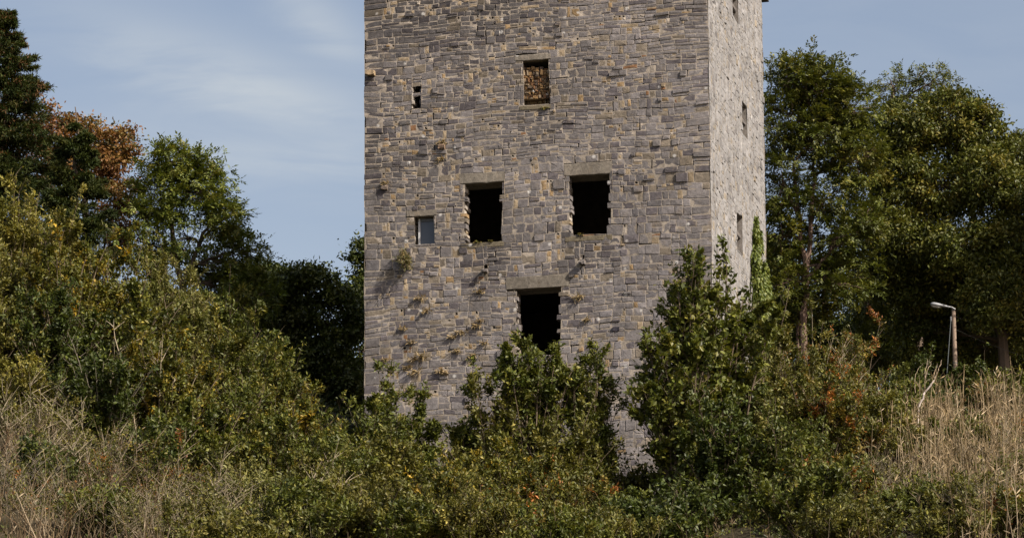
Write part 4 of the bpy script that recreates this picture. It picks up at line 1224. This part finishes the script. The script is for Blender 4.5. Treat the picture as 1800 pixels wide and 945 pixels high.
P_TAN = [((.36, .275, .165), 3), ((.27, .20, .11), 2), ((.45, .36, .24), 1.5), ((.15, .11, .06), 1)]
P_DRY = [((.23, .17, .10), 3), ((.16, .12, .065), 2.5), ((.34, .27, .18), 1.2), ((.15, .095, .055), 1.5)]
undergrowth()
stalks('dry_stalks', 'stand of tall dead tan stalks on the right bank below the lamp', 1900, (8.6, 15.6, -21, 6.0, -.3), (.6, 2.0), .018, P_TAN, lean=.085, w=.032)
stalks('dry_twigs', 'pale tangle of dead twigs and grass over the lower left slope', 1700, (-19, -4, -28, -5, -.2), (.6, 1.8), .015, P_DRY, lean=.34, w=.022)
stalks('dry_grass', 'scattered dry grass stems standing among the hillside shrubs', 900, (-18, 18, -24, 8, .4), (.7, 1.6), .008, P_DRY, lean=.15, w=.018)

# ------------------------------------------------------------------ plants on the tower
def wall_pt(px, py, d=0.0):
    u, z = front_uv(px, py); return FO + UF * u + np.array([0, 0, z]) + NF * d

def tuft(px, py, size, label, green=False, n=48):
    rng = nextrng()
    p = wall_pt(px, py, .01)
    o = empty('grass_tuft', p, label, 'grass tuft', 'grass tufts growing from the tower wall')
    s = size * .8 / 58.0
    b = p + UF * rng.normal(0, .38 * s, (n, 1)) + np.array([0, 0, 1.0]) * rng.normal(0, .08 * s, (n, 1))
    ax = NF * rng.uniform(.3, 1, (n, 1)) + UF * rng.normal(0, .55, (n, 1)) + np.array([0, 0, 1.0]) * rng.normal(-.2, .5, (n, 1))
    V, F = leafq(b, ax, runit(rng, n), s * rng.uniform(.45, 1.0, n), .03 * rng.uniform(.7, 1.3, n))
    pal = [((.40, .31, .18), 3), ((.33, .25, .14), 2), ((.23, .18, .09), 1)] if not green else [((.16, .15, .04), 2), ((.34, .25, .09), 1), ((.09, .10, .03), 1)]
    make_mesh('blades', V, F, M_STRAW, o, fcol=pick(rng, pal, n) * rng.uniform(.7, 1.2, (n, 1)))
    return o
T = [(738, 523, 17, 'dry straw tuft on the tower wall below and right of the hanging wall bush'),
     (749, 545, 14, 'small dry tuft just under the larger one right of the wall bush'),
     (837, 572, 15, 'pale tuft on the wall left of the lowest window, casting a slanting shadow'),
     (844, 563, 10, 'tiny dry tuft above the slanting-shadow tuft beside the lowest window'),
     (810, 583, 13, 'dry tuft in a joint well left of the lowest window'),
     (795, 591, 12, 'short tuft diagonally below another, left of the lowest window'),
     (850, 602, 12, 'straw tuft level with the foot of the lowest window, to its left'),
     (804, 616, 13, 'dry tuft above the light sprig-topped shrub'),
     (832, 625, 14, 'round straw tuft just above the sprig-topped shrub'),
     (741, 625, 20, 'broad straw-coloured tuft above the two slim saplings'),
     (726, 631, 16, 'dry tuft joined to the left of the broad straw tuft'),
     (730, 653, 20, 'thick dry tuft right over the second slim sapling'),
     (718, 645, 13, 'small tuft between the two slim saplings'),
     (723, 601, 13, 'lone dry tuft halfway between the wall bush and the saplings'),
     (678, 632, 13, 'dry tuft on the wall directly over the first slim sapling'),
     (774, 652, 13, 'dry tuft right of the second slim sapling'),
     (708, 576, 12, 'faint tuft low below the hanging wall bush'),
     (843, 512, 12, 'tuft left of the lintel over the lowest window'),
     (1017, 521, 20, 'orange-tinted dry tuft just right of the lowest window'),
     (1032, 561, 12, 'small dry tuft at lower right of the lowest window'),
     (777, 250, 15, 'reddish tuft on the wall midway below the narrow slit window'),
     (775, 279, 12, 'small brown tuft under the reddish tuft beneath the slit window'),
     (676, 322, 13, 'brown tuft near the left edge of the wall, above the glazed window'),
     (783, 655, 10, 'tiny tuft at the right end of the row above the saplings'),
     (700, 690, 12, 'dry tuft behind the top of the bush at the tower corner')]
for a in T: tuft(*a)
tuft(840, 425, 8, 'little grass tuft on the sill of the left big window', True, 30)
tuft(862, 424, 7, 'second little tuft on the left big window sill, to the right', True, 24)
tuft(1020, 412, 8, 'little grass tuft on the sill of the right big window', True, 30)
tuft(958, 190, 10, 'greenish moss tuft below the blocked top window', True, 30)

def wall_bush():
    rng = nextrng()
    p = wall_pt(716, 458, 0)
    o = empty('wall_bush', p, 'hanging green and straw bush rooted in the wall below the glazed window', 'wall plant')
    n = 26
    P0 = np.tile(p, (n, 1)); ang = rng.normal(0, .7, n)
    e = p + NF * rng.uniform(.15, .6, (n, 1)) + UF * (np.sin(ang) * rng.uniform(.15, .45, n))[:, None] + np.array([0, 0, 1.0]) * rng.uniform(-.45, .35, (n, 1))
    B = bez(P0, (P0 + e) / 2 + np.array([0, 0, .12]), e, 5)
    V, F = tubes(B, np.full((n, 5), .008), 3)
    make_mesh('stems', V, F, M_BARK, o, fcol=np.tile(STEM_BROWN, (len(F), 1)))
    m = 900; si = rng.integers(0, n, m); t = .2 + .8 * rng.random(m); f = t * 4; i0 = np.minimum(f.astype(int), 3); fr = (f - i0)[:, None]
    Q = B[si, i0] * (1 - fr) + B[si, i0 + 1] * fr + rng.normal(0, .04, (m, 3))
    ax = runit(rng, m) + NF * .4 + np.array([0, 0, -.2])
    V, F = leafq(Q, ax, runit(rng, m), rng.uniform(.06, .16, m), .025)
    make_mesh('foliage', V, F, M_LEAF, o, fcol=pick(rng, [((.10, .10, .03), 3), ((.20, .16, .06), 2), ((.30, .22, .10), 1)], m) * rng.uniform(.6, 1.3, (m, 1)))
wall_bush()

def ivy():
    rng = nextrng()
    u0, zt = side_uv(1328, 375); _, zb = side_uv(1328, 620)
    base = SO + US * u0 + np.array([0, 0, zb])
    o = empty('ivy', base, 'bright green ivy climbing the far edge of the sunlit tower side', 'ivy')
    def edge(t):   # half width at height fraction t (0 bottom, 1 top) in metres along the wall
        return 1.9 * (1 - t) ** .6 + .10
    n = 26000
    t = rng.random(n) ** 1.25
    finger = .5 + .5 * np.sin(t * 9 + 1.3) * np.sin(t * 23)
    w = edge(t) * (.75 + .35 * finger)
    c = u0 + .10 * np.sin(t * 7) + .25 * (1 - t)
    u = c + w * rng.uniform(-1, 1, n)
    sp = rng.random(n) < .25
    d = rng.random(n) * (.10 + .30 * (1 - t))
    z = zb + (zt - zb) * t
    keep = (patchy(u * 3, z * 1.2, 5, 1.4) > -.30 + .25 * t)
    u, d, z, t = u[keep], d[keep], z[keep], t[keep]
    # second tongue round the far corner
    P = SO + US * u[:, None] + NS * (d + .02)[:, None] + np.array([0, 0, 1.0]) * z[:, None]
    n = len(P)
    nr = NS * .9 + runit(rng, n) * .6; ax = np.array([0, 0, -1.0]) + runit(rng, n) * .7
    V, F = leafq(P, ax, nr, rng.uniform(.08, .15, n), rng.uniform(.06, .11, n))
    make_mesh('foliage', V, F, M_LEAF, o, fcol=pick(rng, [((.13, .165, .03), 3), ((.18, .20, .045), 2), ((.08, .11, .022), 2)], n) * rng.uniform(.7, 1.3, (n, 1)))
    k = 14
    b = np.stack([SO + US * (u0 + rng.uniform(-.6, .7)) + np.array([0, 0, zb - .3]) + NS * .03 for _ in range(k)])
    e = np.stack([SO + US * (u0 + rng.uniform(-.15, .2)) + np.array([0, 0, zb + (zt - zb) * rng.uniform(.4, .95)]) + NS * .03 for _ in range(k)])
    V, F = tubes(bez(b, (b + e) / 2 + US * rng.normal(0, .2, (k, 1)), e, 8), np.full((k, 8), .012), 4)
    make_mesh('stems', V, F, M_BARK, o, fcol=np.tile(STEM_BROWN, (len(F), 1)))
ivy()

# ------------------------------------------------------------------ lamp on its wooden pole
def lamp():
    rng = nextrng()
    Y = 15.0
    top = at(1676, 541, Y); bot = at(1681.5, 700, Y); bot[2] = min(bot[2], float(ground(bot[0], Y))) - .15
    o = empty('street_lamp', bot, 'grey street lamp on a leaning wooden pole among the dry stalks', 'street lamp')
    def tb(name, pts, rad, sides, mat, col, parent=o, cap=True):
        P = np.array(pts, float); V, F = tubes(P[None], np.array(rad, float)[None], sides)
        F = [tuple(f) for f in F]
        if cap:
            F.append(tuple(range(sides))[::-1]); n = len(P) * sides; F.append(tuple(range(n - sides, n)))
        return make_mesh(name, V, F, mat, parent, fcol=np.tile(col, (len(F), 1)), smooth=False)
    ts = np.linspace(0, 1, 9)[:, None]
    tb('pole', bot * (1 - ts) + top * ts, np.linspace(.088, .068, 9), 10, M_WOOD, [.30, .225, .17])
    for f, r_ in ((.66, .08), (.36, .087), (.985, .073)):
        c = bot * (1 - f) + top * f
        tb('band', [c - np.array([0, 0, .02]), c + np.array([0, 0, .02])], [r_, r_], 10, M_METAL, [.12, .11, .10])
    a0 = top + np.array([0.05, -.09, -.06]); a1 = at(1663, 538, Y - .12)
    tb('arm', [a0, a0 * .6 + a1 * .4 + np.array([0, 0, .03]), a1], [.022, .022, .022], 8, M_METAL, [.42, .43, .44])
    h0 = at(1667, 539.5, Y - .12); h1 = at(1636, 534.5, Y - .12)
    w = np.linspace(0, 1, 8)[:, None]
    H = h0 * (1 - w) + h1 * w
    # flattened tapering housing
    prof = [.035, .06, .066, .075, .09, .095, .092, .06]
    ax = nrmz(h1 - h0); sd = np.array([0, 1.0, 0]); upv = np.cross(sd, ax); upv = -upv if upv[2] < 0 else upv
    V = []; F = []
    K = 12
    for c, r_ in zip(H, prof):
        for k in range(K):
            an = 2 * math.pi * k / K
            V.append(c + sd * math.cos(an) * r_ * 1.35 + upv * math.sin(an) * r_ * (.95 if math.sin(an) > 0 else .55))
    for i in range(7):
        for k in range(K):
            k2 = (k + 1) % K; F.append((i * K + k, i * K + k2, (i + 1) * K + k2, (i + 1) * K + k))
    F.append(tuple(range(K))); F.append(tuple(range(7 * K, 8 * K)))
    head = make_mesh('lamp_head', np.array(V), F, M_METAL, o, fcol=np.tile([.30, .31, .32], (len(F), 1)), smooth=True)
    gl, t, p, _ = base_mat('lamp_lens'); p.inputs['Base Color'].default_value = (.6, .6, .56, 1); p.inputs['Roughness'].default_value = .25
    V = []; F = []
    for i, f in enumerate((.42, .55, .7, .85, .95)):
        c = h0 * (1 - f) + h1 * f - upv * .045
        for k in range(8):
            an = math.pi * k / 7
            V.append(c + sd * math.cos(an) * .085 - upv * math.sin(an) * (.05 if 0 < i < 4 else .02))
    for i in range(4):
        for k in range(7): F.append((i * 8 + k, i * 8 + k + 1, (i + 1) * 8 + k + 1, (i + 1) * 8 + k))
    lens = make_mesh('lens', np.array(V), F, gl, None, loc=o.location); lens.parent = head; lens.location = (0, 0, 0)
    c0 = top + np.array([-.09, 0, -.35]); c1 = at(1650, 655, Y - .6); c1[2] = float(ground(c1[0], Y - .6)) + .0
    q = np.linspace(0, 1, 8)[:, None]
    tb('stay_cable', c0 * (1 - q) + c1 * q, np.full(8, .013), 5, M_METAL, [.10, .115, .115])
    tb('insulator', [c0 + np.array([.0, 0, .05]), c0 + np.array([0, 0, -.1])], [.03, .025], 8, M_METAL, [.35, .36, .36])
    for dy, e in ((.3, (1900, 600)), (.75, (1900, 640))):
        s0 = top + np.array([.08, 0, -dy]); s1 = at(e[0], e[1], Y + 4)
        W = s0 * (1 - q) + s1 * q; W[:, 2] -= (np.sin(q[:, 0] * math.pi) * .25)
        tb('overhead_wire', W, np.full(8, .007), 4, M_METAL, [.08, .08, .08])
lamp()

def white_branch():
    rng = nextrng()
    Y = 2.0
    def pts(l): return [at(x, y, Y + dy) for x, y, dy in l]
    b = at(1610, 740, Y); b[2] = float(ground(b[0], Y)) - .05
    o = empty('bare_sapling', b, 'white leaning dead sapling with curling top twigs left of the lamp pole', 'sapling')
    acc = Acc()
    def br(l, r0, r1, col, n=14):
        P = np.array(l); s = np.linspace(0, len(P) - 1, n); i0 = np.minimum(s.astype(int), len(P) - 2); fr = (s - i0)[:, None]
        Q = P[i0] * (1 - fr) + P[i0 + 1] * fr; Q[1:-1] += rng.normal(0, .012, (n - 2, 3))
        V, F = tubes(Q[None], np.linspace(r0, r1, n)[None], 5); acc.add(V, F, col)
    W = np.array([.55, .48, .44]); D = np.array([.36, .28, .2])
    br([b] + pts([(1615, 712, 0), (1626, 690, 0), (1642, 668, 0)]), .035, .022, W)
    br(pts([(1642, 668, 0), (1648, 655, 0), (1652, 642, 0), (1655, 632, .1)]), .018, .006, D)
    br(pts([(1644, 664, 0), (1642, 655, 0), (1647, 645, 0), (1648, 638, .1)]), .012, .005, D)
    br(pts([(1627, 690, 0), (1625, 665, 0), (1630, 650, 0), (1636, 640, .1), (1637, 634, .1)]), .014, .005, D)
    br(pts([(1626, 668, 0), (1626, 650, 0), (1631, 636, .1), (1630, 630, .1)]), .012, .004, D)
    br(pts([(1609, 690, .2), (1609, 660, .2), (1616, 644, .2), (1625, 638, .2)]), .012, .004, D)
    br(pts([(1627, 672, 0), (1636, 664, 0), (1644, 662, 0)]), .008, .005, D)
    acc.build('branches', M_BARK, o)
white_branch()
